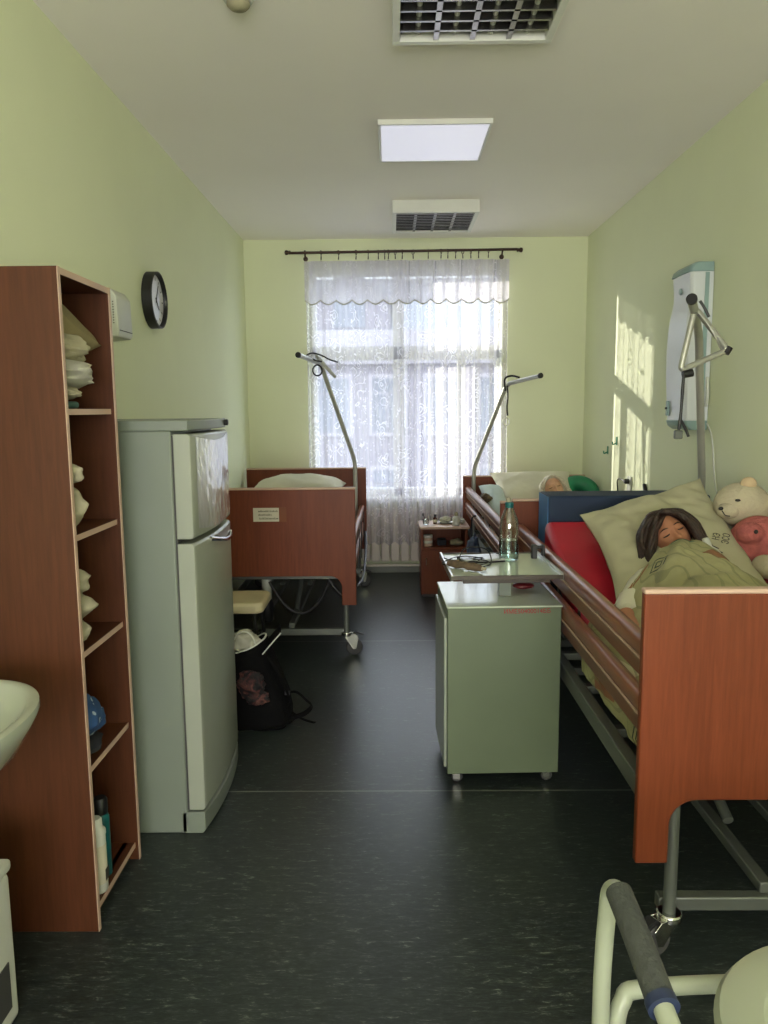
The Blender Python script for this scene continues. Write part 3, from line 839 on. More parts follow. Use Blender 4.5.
# far right bed
RX0, RX1, RF, RH = .592, 1.60, 4.14, 6.32
rb = bed('hospital bed by the window with an elderly person lying in it', RX0, RX1, RF, RH, .955, .905, -.02, [(.735,.835),(.60,.70)], [])
tag(MB().box(RX0+.09,RX1-.06,RF+.05,RH-.12,.483,.60).build('mattress', 'linen_blue', org=(1.1,5.2,.48), bevel=.035, seg=4), 'pale mattress in the far right bed under the sleeping elderly person', 'mattress')
m = pillow([(.85,5.80,.67),(1.44,5.80,.67),(1.46,6.27,.945),(.80,6.27,.945)], .17, seed=9, wr=.010)
tag(m.build('pillow', 'linen', org=(1.15,6.0,.62), sharp=180), 'big white pillow behind the head of the elderly person', 'pillow')
m = pillow([(.70,5.45,.68),(.86,5.35,.69),(.90,6.2,.85),(.70,6.16,.85)], .10, seed=12, wr=.012)
tag(m.build('pillow', 'linen_blue', org=(.76,5.9,.62), sharp=180), 'pale blue folded bedding left of the big white pillow', 'pillow')
# green inflatable cushion
mb = MB(); pts = []
for k in range(17):
    a = radians(-60)+radians(300)*k/16
    pts.append((1.50+.105*cos(a), 6.11+.06*sin(a), .78+.105*sin(a)*.75))
mb.tube(pts, [.055,.066,.068,.066,.055], 20, 3)
tag(mb.build('inflatable_cushion', 'green_vinyl', org=(1.5,6.1,.66), sharp=180), 'green ring cushion in the corner beside the far white pillow', 'cushion')

# near right bed
NX0, NX1, NF, NH = .632, 1.632, 1.875, 3.98
nb = bed('hospital bed nearest the camera with a red mattress and raised head end', NX0, NX1, NF, NH, 1.005, .985, -.045, [(.755,.868),(.60,.715)], [], wood_m='wood', lx=.112, ly=.045, cz=.118, ca=3.6)
# ---------------------------------------------------------------- mattress with raised back
def mat_prof(y, top=True):
    if y < 2.75: z = .60
    else: z = .60+(y-2.75)*.39
    return z
mb = MB(); rings = []
for y in (1.93,2.2,2.5,2.72,2.8,3.1,3.4,3.62):
    z = mat_prof(y); th = .13
    x0, x1 = NX0+.094, NX1-.05
    rings.append([(x0,y,z-th),(x1,y,z-th),(x1,y,z),(x0,y,z)])
mb.ring_loft(rings)
tag(mb.build('mattress', 'red', org=(1.13,2.8,.48), bevel=.03, seg=4, sharp=60), 'red vinyl mattress raised at the head on the nearest bed', 'mattress')
wd = thing('foam_wedge', 'navy blue foam block standing between the red mattress and headboard', 'foam block', (1.18,3.8,.6))
MB().prism([(3.66,.49),(3.68,1.045),(3.92,1.045),(3.92,.49)], 'X', .760, 1.54).build('block', 'blue', wd, bevel=.012, seg=3)
MB().prism([(3.67,.50),(3.69,1.04),(3.915,1.04),(3.915,.50)], 'X', .757, .7595).build('end_face', 'blue_lit', wd)['label'] = 'end face with window light painted in as lighter blue'
# pillow
PC = [(.86,2.88,.735),(.855,3.46,.985),(1.45,3.60,1.135),(1.49,2.90,.74)]
m = pillow([PC[0],PC[3],PC[2],PC[1]], .15, 60, 60, seed=14, wr=.02)
pl = thing('pillow', 'big cream pillow with grey stamp under the dark-haired person', 'pillow', (1.16,3.1,.7))
m.build('cushion', 'linen_green', pl, sharp=180)
# ---------------------------------------------------------------- people
def head_fn(old=False):
    def fn(p, q):
        x, y, z = q
        f = max(0, p.y)
        if p.z < 0:
            k = (-p.z)**1.4
            x *= 1-.30*k; 
            y = y*(1-.10*k) if y > 0 else y*(1-.55*k)
        if y > 0: y *= 1-.10*abs(p.x)**2
        if y > .0:
            ax = abs(x)
            w = min(1, f*2.2)
            nose_z = z+.022
            ny = .024*exp(-(x/.0105)**2)*exp(-((z+.026)/.016)**2) + .012*exp(-(x/.010)**2)*exp(-((z+.004)/.02)**2)
            ny += .006*exp(-((ax-.013)/.007)**2-((z+.033)/.008)**2)
            ny -= .012*exp(-((ax-.031)/.015)**2-((z-.006)/.011)**2)
            ny += .007*exp(-((ax-.031)/.012)**2-((z-.004)/.006)**2)
            ny += .006*exp(-((ax-.028)/.02)**2-((z-.026)/.008)**2)
            ny += .006*exp(-((ax-.04)/.018)**2-((z+.028)/.02)**2)
            ny += .008*exp(-(x/.022)**2-((z+.058)/.009)**2) - .006*exp(-(x/.024)**2-((z+.060)/.0025)**2)
            ny += .010*exp(-(x/.02)**2-((z+.092)/.014)**2)
            if old: ny -= .005*exp(-((ax-.042)/.012)**2-((z+.05)/.02)**2)
            y += ny*w
        return V((x, y, z))
    return fn
def hand_pts(mb, wrist, direction, palm_n, size=1.0, curl=.5, thumb_side=1):
    d = V(direction).normalized(); n = V(palm_n).normalized(); s_ = d.cross(n).normalized()*thumb_side
    w = V(wrist)
    mb.tube([w-d*.02, w, w+d*.045*size, w+d*.085*size], [.024*size,.026*size,.040*size,.038*size], 14, 4, flatten=.5)
    for k, (off, ln_) in enumerate(((.030,.070),(.010,.080),(-.010,.074),(-.029,.058))):
        b = w+d*.080*size+s_*off*size
        p1 = b+d*ln_*.45*size+n*ln_*.15*curl; p2 = p1+d*ln_*.3*size+n*ln_*.4*curl; p3 = p2+d*ln_*.12*size+n*ln_*.45*curl
        mb.tube([b-d*.02*size, b, p1, p2, p3], [.010*size,.010*size,.0092*size,.0085*size,.0065*size], 10, 3)
        mb.ell(p3, .0068*size, 10, 8)
    b = w+d*.02*size+s_*.026*size
    p1 = b+s_*.022*size+d*.03*size+n*.006; p2 = p1+s_*.004+d*.03*size+n*.012*curl
    mb.tube([b-s_*.01, b, p1, p2], [.014*size,.013*size,.011*size,.008*size], 10, 3); mb.ell(p2, .0085*size, 10, 8)
def person(name, label, HC, n, u, skin, joints, old=False, voxel=.005):
    """HC head centre, n facing, u up-of-head; joints dict of limb chains (list of (pt, radius))"""
    n = V(n).normalized(); u = V(u); u = (u-n*u.dot(n)).normalized(); r = n.cross(u).normalized()
    HM = frame(HC, r, n, u)
    t = thing(name, label, 'person', (joints['pelvis'][0], joints['pelvis'][1], joints['pelvis'][2]))
    mb = MB(); hb = MB()
    hb.ell((0,0,0), (.076,.096,.118), 72, 56, fn=head_fn(old))
    for s_ in (-1, 1):
        hb.ell((s_*.078,-.012,-.008), (.010,.018,.032), 14, 12)
    hb.xf(HM); mb.v += hb.v; mb.f += hb.f
    HCv = V(HC)
    neck0 = HCv-u*.06-n*.025; ch = V(joints['chest'])
    mb.tube([neck0, (neck0+ch)/2+V((0,0,0)), ch], [.052,.055,.085], 20, 6)
    for chain in joints['chains']:
        mb.tube([c[0] for c in chain], [c[1] for c in chain], 18, 6)
        for c in (chain[0], chain[-1]): mb.ell(c[0], c[1]*.98, 16, 12)
    for h in joints.get('hands', []): hand_pts(mb, *h)
    body = mb.build('body', skin, t, remesh=voxel)
    return t, HM
# dark-haired patient
HC = V((1.145,3.115,.925)); fn_ = V((-.16,-.84,.50)); fu = V((-.44,.42,.78))
pel = (1.17,2.50,.712)
J = {'pelvis': pel, 'chest': (1.19,2.90,.765),
 'chains': [
  [(V((1.20,2.93,.79)),.085),(V((1.19,2.75,.735)),.105),(V((1.18,2.6,.715)),.10),(V(pel),.105)],
  [(V((1.02,2.95,.79)),.052),(V((1.18,2.95,.775)),.07),(V((1.34,2.93,.755)),.055)],
  [(V((1.02,2.95,.79)),.050),(V((.93,2.84,.76)),.042),(V((.855,2.74,.73)),.036),(V((.85,2.60,.70)),.030),(V((.87,2.50,.685)),.024)],
  [(V((1.36,2.92,.755)),.052),(V((1.40,2.75,.73)),.045),(V((1.38,2.66,.735)),.038),(V((1.28,2.72,.77)),.030),(V((1.21,2.78,.80)),.024)],
  [(V((1.08,2.50,.695)),.085),(V((1.06,2.28,.69)),.075),(V((1.05,2.08,.675)),.058)],
  [(V((1.27,2.50,.695)),.085),(V((1.29,2.28,.69)),.075),(V((1.30,2.08,.675)),.058)]],
 'hands': [((.87,2.50,.685),(.2,-1,-.1),(0,0,-1),.9,.4,-1), ((1.21,2.78,.80),(-.5,.35,.15),(0,.5,-.8),.9,.9,1)]}
pa, HM = person('person', 'dark-haired person in the nearest bed with a patterned duvet pulled to the nose', HC, fn_, fu, 'skin', J)
def face_bits(par, HM, lash='black', brow='hair', browmat=True, lips='lips', open_=0):
    for s_ in (-1, 1):
        pts = [(s_*(.018+.028*k/6), .0925-.0012*abs(k-2)-(.010 if k > 4 else 0)*(k-4)*.35, .002-.0035*sin(pi*k/6)) for k in range(7)]
        MB().tube(pts, [.0012,.0026,.003,.0026,.0012], 8, 2).xf(HM).build('eyelashes', lash, par)
        pts = [(s_*(.013+.034*k/6), .0985-.0035*k*.6, .024+.004*sin(pi*k/6)) for k in range(7)]
        if browmat: MB().tube(pts, [.002,.0042,.0036,.0015], 8, 2, flatten=.6).xf(HM).build('eyebrow', brow, par)
    MB().tube([(-.022,.090,-.060),(-.01,.0985,-.0575),(0,.099,-.0585),(.01,.0985,-.0575),(.022,.090,-.060)], [.002,.004,.0045,.004,.002], 8, 3).xf(HM).build('lips', lips, par)
face_bits(pa, HM)
# hair: cap plus long locks that fall to the pillow
def hair(par, HM, mat, long_=True, seed=1, thick=.010, n=90):
    rnd = random.Random(seed); mb = MB()
    def cap(p, q):
        k = 1.0+.05*noise.noise(p*7)+.04*noise.noise(p*16)
        q = q*k
        # leave the face open
        if p.y > .38 and p.z < .60: q = q*(1-.34*min(1,(p.y-.38)*3.2))
        if p.z < -.35: q = V((q.x*.86, min(q.y,0)*.8-.006, max(q.z,-.085)))
        return q
    mb.ell((0,-.008,.010), (.088,.106,.124), 48, 36, fn=cap)
    if long_:
        for i in range(n):
            s_ = -1 if i % 2 else 1
            a = rnd.uniform(.0, 1.0)
            th = pi*.5*(1-a)                     # parting on top
            rt = V((s_*(.004+.03*rnd.random()), .075-.14*a, .108-.03*abs(a-.4)))
            m1 = V((s_*(.066+.018*rnd.random()), .055-.11*a, .062))
            m2 = V((s_*(.088+.014*rnd.random()), .035-.10*a, .0))
            m3 = V((s_*(.092+.03*rnd.random()), .022-.09*a, -.06-.02*rnd.random()))
            e_ = V((s_*(.085+.06*rnd.random()), .0-.08*a, -.11-.07*rnd.random()))
            r0 = rnd.uniform(.6, 1.1)*thick
            mb.tube([rt, m1, m2, m3, e_], [r0*.5, r0, r0, r0*.8, r0*.2], 7, 5)
        for i in range(16):
            s_ = -1 if i % 2 else 1; q0 = V((s_*.0, .082+.01*rnd.random(), .098))
            mb.tube([q0, V((s_*.03,.099,.086-.01*rnd.random())), V((s_*(.058),.082,.055)), V((s_*.078,.056,.01))], [.004,.007,.007,.003], 7, 5)
    mb.xf(HM); return mb.build('hair', mat, par, sharp=180)
hair(pa, HM, 'hair', True, 5)
# loose strand tails on the pillow at the left of the head
mb = MB(); rnd = random.Random(3)
LK = [[(1.12,3.13,1.045),(1.06,3.12,1.017),(1.02,3.09,.94),(1.008,3.03,.865),(.985,2.985,.812)],
      [(1.12,3.12,1.045),(1.075,3.08,1.0),(1.045,3.05,.93),(1.03,3.01,.865),(1.01,2.98,.82)],
      [(1.12,3.15,1.045),(1.193,3.15,1.036),(1.235,3.10,.985),(1.248,3.04,.915),(1.245,3.0,.862)],
      [(1.12,3.12,1.045),(1.18,3.10,1.03),(1.215,3.06,.985),(1.235,3.01,.915),(1.238,2.985,.86)]]
for q in range(4):
    for i in range(26):
        a_ = rnd.random()
        P_ = [V(p)+V((rnd.uniform(-1,1)*(.006+.012*k/4), rnd.uniform(-.02,.012), rnd.uniform(-1,1)*(.004+.010*k/4))) for k, p in enumerate(LK[q])]
        if i % 5 == 0: P_[-1] += V((-.05 if q < 2 else .03, -.01, -.02))
        mb.tube(P_, [.004,.010,.011,.008,.001], 6, 5)
mb.build('hair_strands', 'hair', pa, sharp=180)
# sleeve
mb = MB(); mb.tube([(1.05,2.96,.79),(.995,2.92,.785),(.93,2.84,.762),(.87,2.755,.735),(.85,2.70,.722)], [.064,.066,.056,.050,.046], 22, 6)
for i, p in enumerate(mb.v): mb.v[i] = p+V((noise.noise(p*28),noise.noise(p*28+V((9,0,0))),noise.noise(p*28+V((0,9,0)))))*.006
mb.build('sleeve', 'linen', pa, sharp=180)

# duvet over the patient
def dz_(x, y):
    z = .635
    c = 1.17
    body = .185*exp(-((x-c)/.24)**4)
    z += body
    # bump of raised hands and cloth at the chin
    z += .155*exp(-((x-1.19)/.135)**2)*exp(-((y-2.93)/.16)**2)
    z += .05*exp(-((x-1.30)/.20)**2)*exp(-((y-2.75)/.25)**2)
    z += .05*exp(-((x-1.06)/.11)**2)*exp(-((y-2.62)/.35)**2)
    z += .05*exp(-((x-1.06)/.09)**2)*exp(-((y-2.15)/.12)**2) + .05*exp(-((x-1.30)/.09)**2)*exp(-((y-2.15)/.12)**2)
    return z
HEM = [(-.10,2.56,.56),(0,2.60,.655),(.06,2.66,.70),(.826,2.74,.752),(.88,2.80,.79),(.96,2.865,.850),(1.01,2.905,.888),(1.073,2.94,.922),(1.146,2.96,.938),(1.205,2.96,.926),(1.257,2.94,.885),(1.32,2.90,.832),(1.38,2.86,.79),(1.45,2.80,.755),(1.56,2.70,.70),(1.60,2.66,.64)]
HEM = [V((.712,2.74,.50)),V((.714,2.76,.60)),V((.740,2.765,.68))]+[V(p) for p in HEM[3:]]
HEMC = catmull(HEM, 8)
hl = [0]
for i in range(1, len(HEMC)): hl.append(hl[-1]+(HEMC[i]-HEMC[i-1]).length)
def hem_at(u):
    d = u*hl[-1]; k = 0
    while k < len(hl)-2 and hl[k+1] < d: k += 1
    f_ = (d-hl[k])/(hl[k+1]-hl[k]); return HEMC[k].lerp(HEMC[k+1], min(1, f_))
def duv(u, v):
    H = hem_at(u)
    w = u*1.17-.13
    xl = .712
    y = 1.935+v*(2.62-1.925)
    if w < 0: xx, z = xl+.004*sin(y*40), .628+w*1.0
    elif w > .93: xx, z = xl+.93, .628-(w-.93)
    else: xx, z = xl+w, dz_(xl+w, min(y, 2.45))
    if 0 <= w < .07: z = .628+(z-.628)*(w/.07)
    B = V((xx, y, z))
    t_ = max(0, (v-.35)/.65); t_ = t_*t_*(3-2*t_)
    # the cloth bellies up as it climbs to the chin
    P = B.lerp(H, t_)
    P.z += .035*sin(pi*min(1, max(0, (v-.4)/.6)))*exp(-((P.x-1.10)/.14)**2)
    # folds radiating from the chin
    ang = math.atan2(P.x-1.18, 3.05-P.y)
    rr = sqrt((P.x-1.18)**2+(3.05-P.y)**2)
    fo = .010*sin(ang*13+rr*5)*min(1, rr*4)*min(1, (1-v)*6)
    wr = .014*noise.noise(V((P.x*7,P.y*5,1)))+.011*noise.noise(V((P.x*16,P.y*9,4)))+.005*noise.noise(V((P.x*34,P.y*22,4)))
    if w < 0: return (P.x-.004+wr*.4, P.y, P.z)
    return (P.x, P.y, P.z+abs(wr)*1.3*(1 if v < .97 else .3)+max(fo, -.004))
DUVET_MOTIFS += [(.46,.86,.035,.045,.6,'k',True),(.40,.97,.05,.012,.2,'r',False),(.60,.955,.035,.03,.4,'t',False),(.76,.80,.07,.035,-.5,'t',False),
  (.66,.77,.06,.03,.3,'r',False),(.20,.74,.03,.045,.2,'t',False),(.28,.88,.012,.22,-.5,'r',False),(.12,.50,.06,.04,.5,'p',False),(.16,.30,.05,.03,.9,'r',False),
  (.05,.62,.03,.10,.2,'r',False),(.02,.25,.04,.07,-.4,'k',True),(.08,.10,.05,.03,.4,'p',False),(.45,.5,.06,.06,.5,'k',True),(.7,.4,.08,.03,.2,'t',False)]
M['duvet'] = duvet_mat()
dv = MB().grid(duv, 150, 120, lambda u, v: (u*1.16, v*1.055))
do = dv.build('duvet', 'duvet', org=(1.15,2.45,.62), sharp=180, solid=.012)
tag(do, 'yellow-green patterned duvet pulled up over the dark-haired person', 'duvet')
# pale hem along the top of duvet
hm = MB(); pts = [V(duv(u/60, 1.0))+V((0,.002,.004)) for u in range(4, 56)]
hm.tube(pts, .005, 8); hm.build('hem', 'linen', do)['label'] = 'pale hem'

# stamp on pillow
STAMP = True
e1 = (V(PC[3])-V(PC[0])).normalized(); e2 = (V(PC[1])-V(PC[0])); e2 = (e2-e1*e2.dot(e1)).normalized(); e3 = e1.cross(e2)
ra = radians(62)
for k, (tx, off) in enumerate((('НЭ', 0), ('ЭСО', 1))):
    o_ = V((1.300,3.06,.895))+e3*.062+(e1*cos(ra-pi/2)+e2*sin(ra-pi/2))*.036*off
    text('laundry_stamp', tx, .038, 'ink', frame(o_, e1*cos(ra)+e2*sin(ra), e2*cos(ra)-e1*sin(ra), e3), pl)

# white drinking bottle by the pillow
t = thing('drinking_bottle', 'small white plastic bottle leaning on the cream pillow beside the duvet', 'bottle', (1.335,2.93,.82))
mm = Matrix.Translation(V((1.262,2.955,.838))) @ Matrix.Rotation(radians(-14), 4, 'Y') @ Matrix.Rotation(radians(-12), 4, 'X')
MB().lathe([(.036,0),(.04,.008),(.04,.058),(.030,.074),(.016,.088)], (0,0,0), 28).xf(mm).build('body', 'white_plastic', t)
MB().lathe([(.016,.086),(.016,.098),(.013,.122),(.009,.125)], (0,0,0), 20).xf(mm).build('spout', 'white_plastic', t)

# plush bear
t = thing('plush_bear', 'cream plush bear in a pink sweater propped by the right wall', 'plush toy', (1.52,3.12,.78))
BC = V((1.515,3.30,1.045))
MB().ell(BC, (.118,.10,.098), 40, 28).build('head', 'plush', t)
MB().ell(BC+V((-.078,-.050,-.018)), (.050,.046,.036), 28, 20).build('muzzle', 'plush', t)
MB().ell(BC+V((.010,-.03,.094)), (.034,.024,.030), 24, 16).build('ear', 'plush_brown', t)
MB().ell(BC+V((.03,.095,.055)), (.030,.026,.032), 24, 16).build('ear', 'plush_brown', t)
MB().ell(BC+V((-.056,-.084,.030)), (.012,.007,.006), 14, 10).build('eye', 'black', t)
MB().ell(BC+V((-.080,.066,.030)), (.007,.010,.006), 14, 10).build('eye', 'black', t)
MB().ell(BC+V((-.120,-.072,-.006)), (.011,.010,.008), 14, 10).build('nose', 'black', t)
MB().tube([BC+V((-.118,-.080,-.014)), BC+V((-.108,-.088,-.032)), BC+V((-.090,-.094,-.036))], .0025, 8, 4).build('mouth', 'black', t)
mb = MB(); mb.ell((1.535,3.17,.90), (.125,.105,.115), 36, 26); mb.ell((1.46,3.10,.955), (.055,.05,.045), 24, 18); mb.ell((1.60,3.08,.93), (.04,.06,.05), 24, 18)
mb.build('sweater', 'pink', t, remesh=.008)
MB().ell((1.462,3.047,.968), (.009,.005,.009), 14, 10).build('button', 'black', t)
MB().ell((1.50,3.02,.83), (.055,.07,.048), 24, 18).build('paw', 'plush', t)
MB().ell((1.60,2.99,.83), (.05,.07,.048), 24, 18).build('paw', 'plush', t)

# elderly patient in the far bed
HC2 = V((1.250,5.88,.830)); 
pel2 = (1.13,5.1,.72)
J2 = {'pelvis': pel2, 'chest': (1.19,5.66,.72),
 'chains': [
  [(V((1.19,5.66,.70)),.09),(V((1.17,5.45,.73)),.12),(V((1.14,5.25,.72)),.11),(V(pel2),.12)],
  [(V((1.03,5.66,.70)),.055),(V((1.19,5.68,.71)),.07),(V((1.35,5.66,.70)),.055)],
  [(V((1.02,5.65,.69)),.050),(V((.95,5.42,.72)),.040),(V((.96,5.22,.72)),.032),(V((1.0,5.08,.73)),.024)],
  [(V((1.36,5.65,.69)),.050),(V((1.42,5.42,.72)),.040),(V((1.38,5.22,.72)),.032),(V((1.30,5.10,.75)),.024)],
  [(V((1.05,5.1,.70)),.085),(V((1.04,4.75,.70)),.065),(V((1.04,4.35,.66)),.045)],
  [(V((1.23,5.1,.70)),.085),(V((1.25,4.75,.70)),.065),(V((1.25,4.35,.66)),.045)]],
 'hands': [((1.0,5.08,.73),(.1,-1,.0),(0,0,-1),.9,.5,-1), ((1.30,5.10,.75),(-.1,-1,.0),(0,0,-1),.9,.5,1)]}
pb, HM2 = person('person', 'white-haired elderly person asleep on the big pillow in the far bed', HC2, (-.10,-.86,.45), (-.25,.40,.85), 'skin_old', J2, True, .006)
face_bits(pb, HM2, 'brown_cloth', 'hair_white', False)
hair(pb, HM2, 'hair_white', True, 8, .014, 90)
def dz2(u, v):
    y = 4.19+v*1.24; x = .680+u*.87
    z = .61+.25*exp(-((x-1.17)/.26)**4)*(1-.22*v)+.012*noise.noise(V((x*8,y*6,2)))
    return (x, y, z)
tag(MB().grid(dz2, 60, 70, lambda u, v: (u*.9, v*1.4)).build('blanket', 'white_cloth', org=(1.1,4.9,.62), sharp=180, solid=.02), 'white blanket over the elderly person in the far bed', 'blanket')
m = MB(); crumple(m, (.705,4.85,.685), (.035,.42,.045), .3, 12, 61); crumple(m, (.702,5.35,.70), (.03,.22,.05), .3, 12, 63)
tag(m.build('flowered_throw', 'brown_cloth', org=(.67,5,.64), remesh=.008), 'brown flowered throw bulging between rails of the far bed', 'throw')
m = MB(); crumple(m, (.700,5.70,.80), (.045,.08,.035), .3, 10, 66)
tag(m.build('small_purse', 'brown_cloth', org=(.70,5.7,.77)), 'small brown pouch at the head of the far bed rail', 'pouch')
# dark blue bag hung on rail
t = thing('cloth_bag', 'dark blue cloth bag hanging from the far bed rail beside the nightstand', 'bag', (.56,5.15,.35))
m = MB(); crumple(m, (.555,5.1,.47), (.045,.22,.13), .25, 8, 70); m.build('sack', 'navy_cloth', t)
MB().tube([(.56,5.3,.55),(.562,5.32,.70),(.592,5.33,.72)], .006, 8, 4).build('strap', 'dark_cloth', t)

# ---------------------------------------------------------------- lifting poles and hand grips
def pole(par, pts, rad=.0185):
    P = [V(p) for p in pts]; out = [P[0]]
    for i in range(1, len(P)-1):
        a = (P[i-1]-P[i]).normalized(); b = (P[i+1]-P[i]).normalized()
        for k in range(7):
            t_ = k/6; p0 = P[i]+a*.06; p2 = P[i]+b*.06
            out.append(p0*(1-t_)**2+P[i]*2*t_*(1-t_)+p2*t_**2)
    out.append(P[-1])
    o = MB().tube(out, rad, 20).build('lifting_pole', 'pole', par)
    d_ = (P[-1]-P[-2]).normalized()
    MB().tube([P[-1]-d_*.004, P[-1]+d_*.012], rad+.0035, 20).build('end_cap', 'black', o)
    return o
pole(lb, [(-.300,6.29,.36),(-.300,6.29,1.05),(-.545,6.05,1.825),(-.665,5.62,1.862)], .0175)
pole(rb, [(.672,6.24,.34),(.672,6.24,.985),(.905,6.05,1.655),(1.085,5.65,1.70)], .0165)
pole(nb, [(1.57,3.87,.36),(1.565,3.86,1.10),(1.375,3.50,1.79),(1.185,3.10,1.885)], .018)
def grip(label, top, a, b, c, tape=True, mat='pole', rad=.0125):
    t = thing('trapeze_grip', label, 'hand grip', top, 'grab handles hung from the bed poles')
    a, b, c = V(a), V(b), V(c)
    o = MB()
    def rounded(P):
        out = []
        for i in range(3):
            p = P[i]; x = (P[i-1]-p).normalized(); y = (P[(i+1)%3]-p).normalized()
            for k in range(6):
                s_ = k/5; p0 = p+x*.025; p2 = p+y*.025
                out.append(p0*(1-s_)**2+p*2*s_*(1-s_)+p2*s_**2)
        out.append(out[0]); return out
    o.tube(rounded([a,b,c]), rad, 12); o.build('triangle_handle', mat, t)
    return t
# near grip, big in view
g1 = grip('grey triangular hand grip with black strap, hanging in front of the wall unit', (1.24,3.2,1.85), (1.245,3.22,1.868), (1.195,3.22,1.615), (1.395,3.24,1.70))
MB().tube([(1.262,3.215,1.895),(1.28,3.215,1.87),(1.30,3.21,1.83)], .006, 8, 4).tube([(1.248,3.22,1.905),(1.232,3.2,1.87),(1.24,3.2,1.845)], .006, 8, 4).build('hanging_strap', 'black', g1)
MB().tube([(1.25,3.20,1.85),(1.30,3.2,1.79),(1.33,3.2,1.74),(1.36,3.22,1.70)], .004, 8, 5).build('cord', 'pole', g1)
MB().tube([(1.205,3.215,1.60),(1.245,3.215,1.607)], .016, 12).build('strap_wrap', 'black', g1)
MB().tube([(1.207,3.21,1.60),(1.204,3.21,1.50),(1.201,3.21,1.42),(1.196,3.21,1.372)], [.006,.0075,.006,.008,.006], 8, 4).tube([(1.2,3.21,1.42),(1.225,3.21,1.375),(1.238,3.21,1.345)], [.005,.007,.006], 8, 4).build('hanging_strap', 'black', g1)
MB().box(1.178,1.212,3.20,3.222,1.335,1.372).build('buckle', 'frame_grey', g1, bevel=.006, seg=3)
MB().tube([(1.385,3.235,1.685),(1.40,3.235,1.71)], .015, 12).build('strap_wrap', 'black', g1)
# grips on the other poles
def loop_strap(par, pts, rad=.006, mat='black'): return MB().tube(pts, rad, 8, 5).build('hanging_strap', mat, par)
g2 = grip('grey hand grip wound up at the top of the left bed pole', (-.53,5.95,1.82), (-.57,5.98,1.885), (-.42,5.98,1.71), (-.555,5.93,1.86), rad=.0125)
loop_strap(g2, [(-.65,5.9,1.87),(-.60,5.9,1.895),(-.53,5.9,1.88),(-.46,5.9,1.845),(-.40,5.9,1.825)])
loop_strap(g2, [(-.62,5.85,1.87),(-.57,5.86,1.84),(-.52,5.88,1.83)])
N = 18
MB().tube([(-.555+.035*cos(2*pi*k/N),5.88,1.765+.04*sin(2*pi*k/N)) for k in range(N+1)], .006, 8).build('hanging_strap', 'black', g2)
MB().tube([(-.395+.014*cos(2*pi*k/N),5.9,1.80+.024*sin(2*pi*k/N)) for k in range(N+1)], .0025, 8).build('steel_ring', 'steel', g2)
g3 = thing('trapeze_strap', 'black strap with a steel ring on the far right bed pole', 'strap', (.90,6.02,1.65))
loop_strap(g3, [(.885,6.0,1.60),(.88,6.0,1.69),(.93,6.0,1.715),(.985,5.95,1.70)], .008)
loop_strap(g3, [(.90,6.0,1.64),(.905,6.0,1.56),(.90,6.0,1.48),(.905,6.0,1.41)], .007)
MB().tube([(.893+.026*cos(2*pi*k/N),6.0,1.365+.03*sin(2*pi*k/N)) for k in range(N+1)], .005, 10).build('steel_ring', 'steel', g3)
# ---------------------------------------------------------------- trolley (bedside cabinet with over-bed leaf)
tr = thing('bedside_trolley', 'white bedside cabinet on castors with a raised tray leaf beside the nearest bed', 'trolley', (.43,3.05,0))
TX0, TX1, TY0, TY1, TZ0, TZ1 = .204, .598, 2.845, 3.27, .048, .722
RT = Matrix.Translation(V((.43,3.05,0))) @ Matrix.Rotation(radians(1.6), 4, 'Z') @ Matrix.Translation(V((-.43,-3.05,0)))
TX1 = .640
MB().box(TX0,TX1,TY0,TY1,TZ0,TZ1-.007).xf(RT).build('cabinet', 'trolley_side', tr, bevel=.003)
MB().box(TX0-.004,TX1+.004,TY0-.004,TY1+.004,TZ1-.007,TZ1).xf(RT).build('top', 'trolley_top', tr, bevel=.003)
MB().box(TX0-.012,TX0,TY0+.02,TY1-.02,TZ0+.02,TZ1-.05).xf(RT).build('door', 'white_gloss', tr, bevel=.003)
for x, y in ((TX0+.03,TY0+.04),(TX1-.05,TY0+.04),(TX0+.03,TY1-.04),(TX1-.05,TY1-.04)):
    c = MB().lathe([(.018,.046),(.018,.036),(.010,.034)], (x,y,0), 16); c.box(x-.004,x+.022,y-.014,y-.011,.014,.04).box(x-.004,x+.022,y+.011,y+.014,.014,.04)
    co = c.xf(RT).build('caster', 'chrome', tr)
    MB().lathe([(.006,-.009),(.021,-.009),(.023,-.005),(.023,.005),(.021,.009),(.006,.009)], (x+.012,y,.023), 20, 'Y').xf(RT).build('wheel', 'rubber', co)
MB().box(.425,.475,3.0,3.03,.722,.83).xf(RT).build('leaf_post', 'fridge_body', tr, bevel=.003)
lf = MB().box(.224,.634,2.84,3.30,.828,.838).xf(RT).build('tray_leaf', 'trolley_top', tr, bevel=.002)
MB().box(.216,.640,2.832,2.842,.826,.843).box(.216,.640,3.298,3.306,.826,.843).xf(RT).build('leaf_lip', 'lip', lf, bevel=.002)
MB().box(.214,.224,2.834,3.304,.822,.848).box(.632,.644,2.834,3.304,.822,.850).xf(RT).build('leaf_edge_strip', 'steel', lf, bevel=.002)
MB().box(.265,.600,2.865,2.885,.806,.828).xf(RT).build('leaf_support', 'lip', tr, bevel=.002)
text('inventory_number', 'ИМЕ50400014ББ', .024, 'red_ink', RT @ frame((.508,TY0-.0012,.700), (1,0,.02), (0,0,1), (0,-1,0)), tr)['label'] = 'red painted inventory number'
# clamp on bed rail by the leaf
tag(MB().box(.590,.612,3.18,3.21,.835,.895).box(.632,.646,3.18,3.21,.80,.895).box(.605,.64,3.185,3.205,.878,.892).build('rail_clamp', 'black', org=(.62,3.2,.8), bevel=.003), 'black clamp on the near bed rail beside the tray', 'clamp')
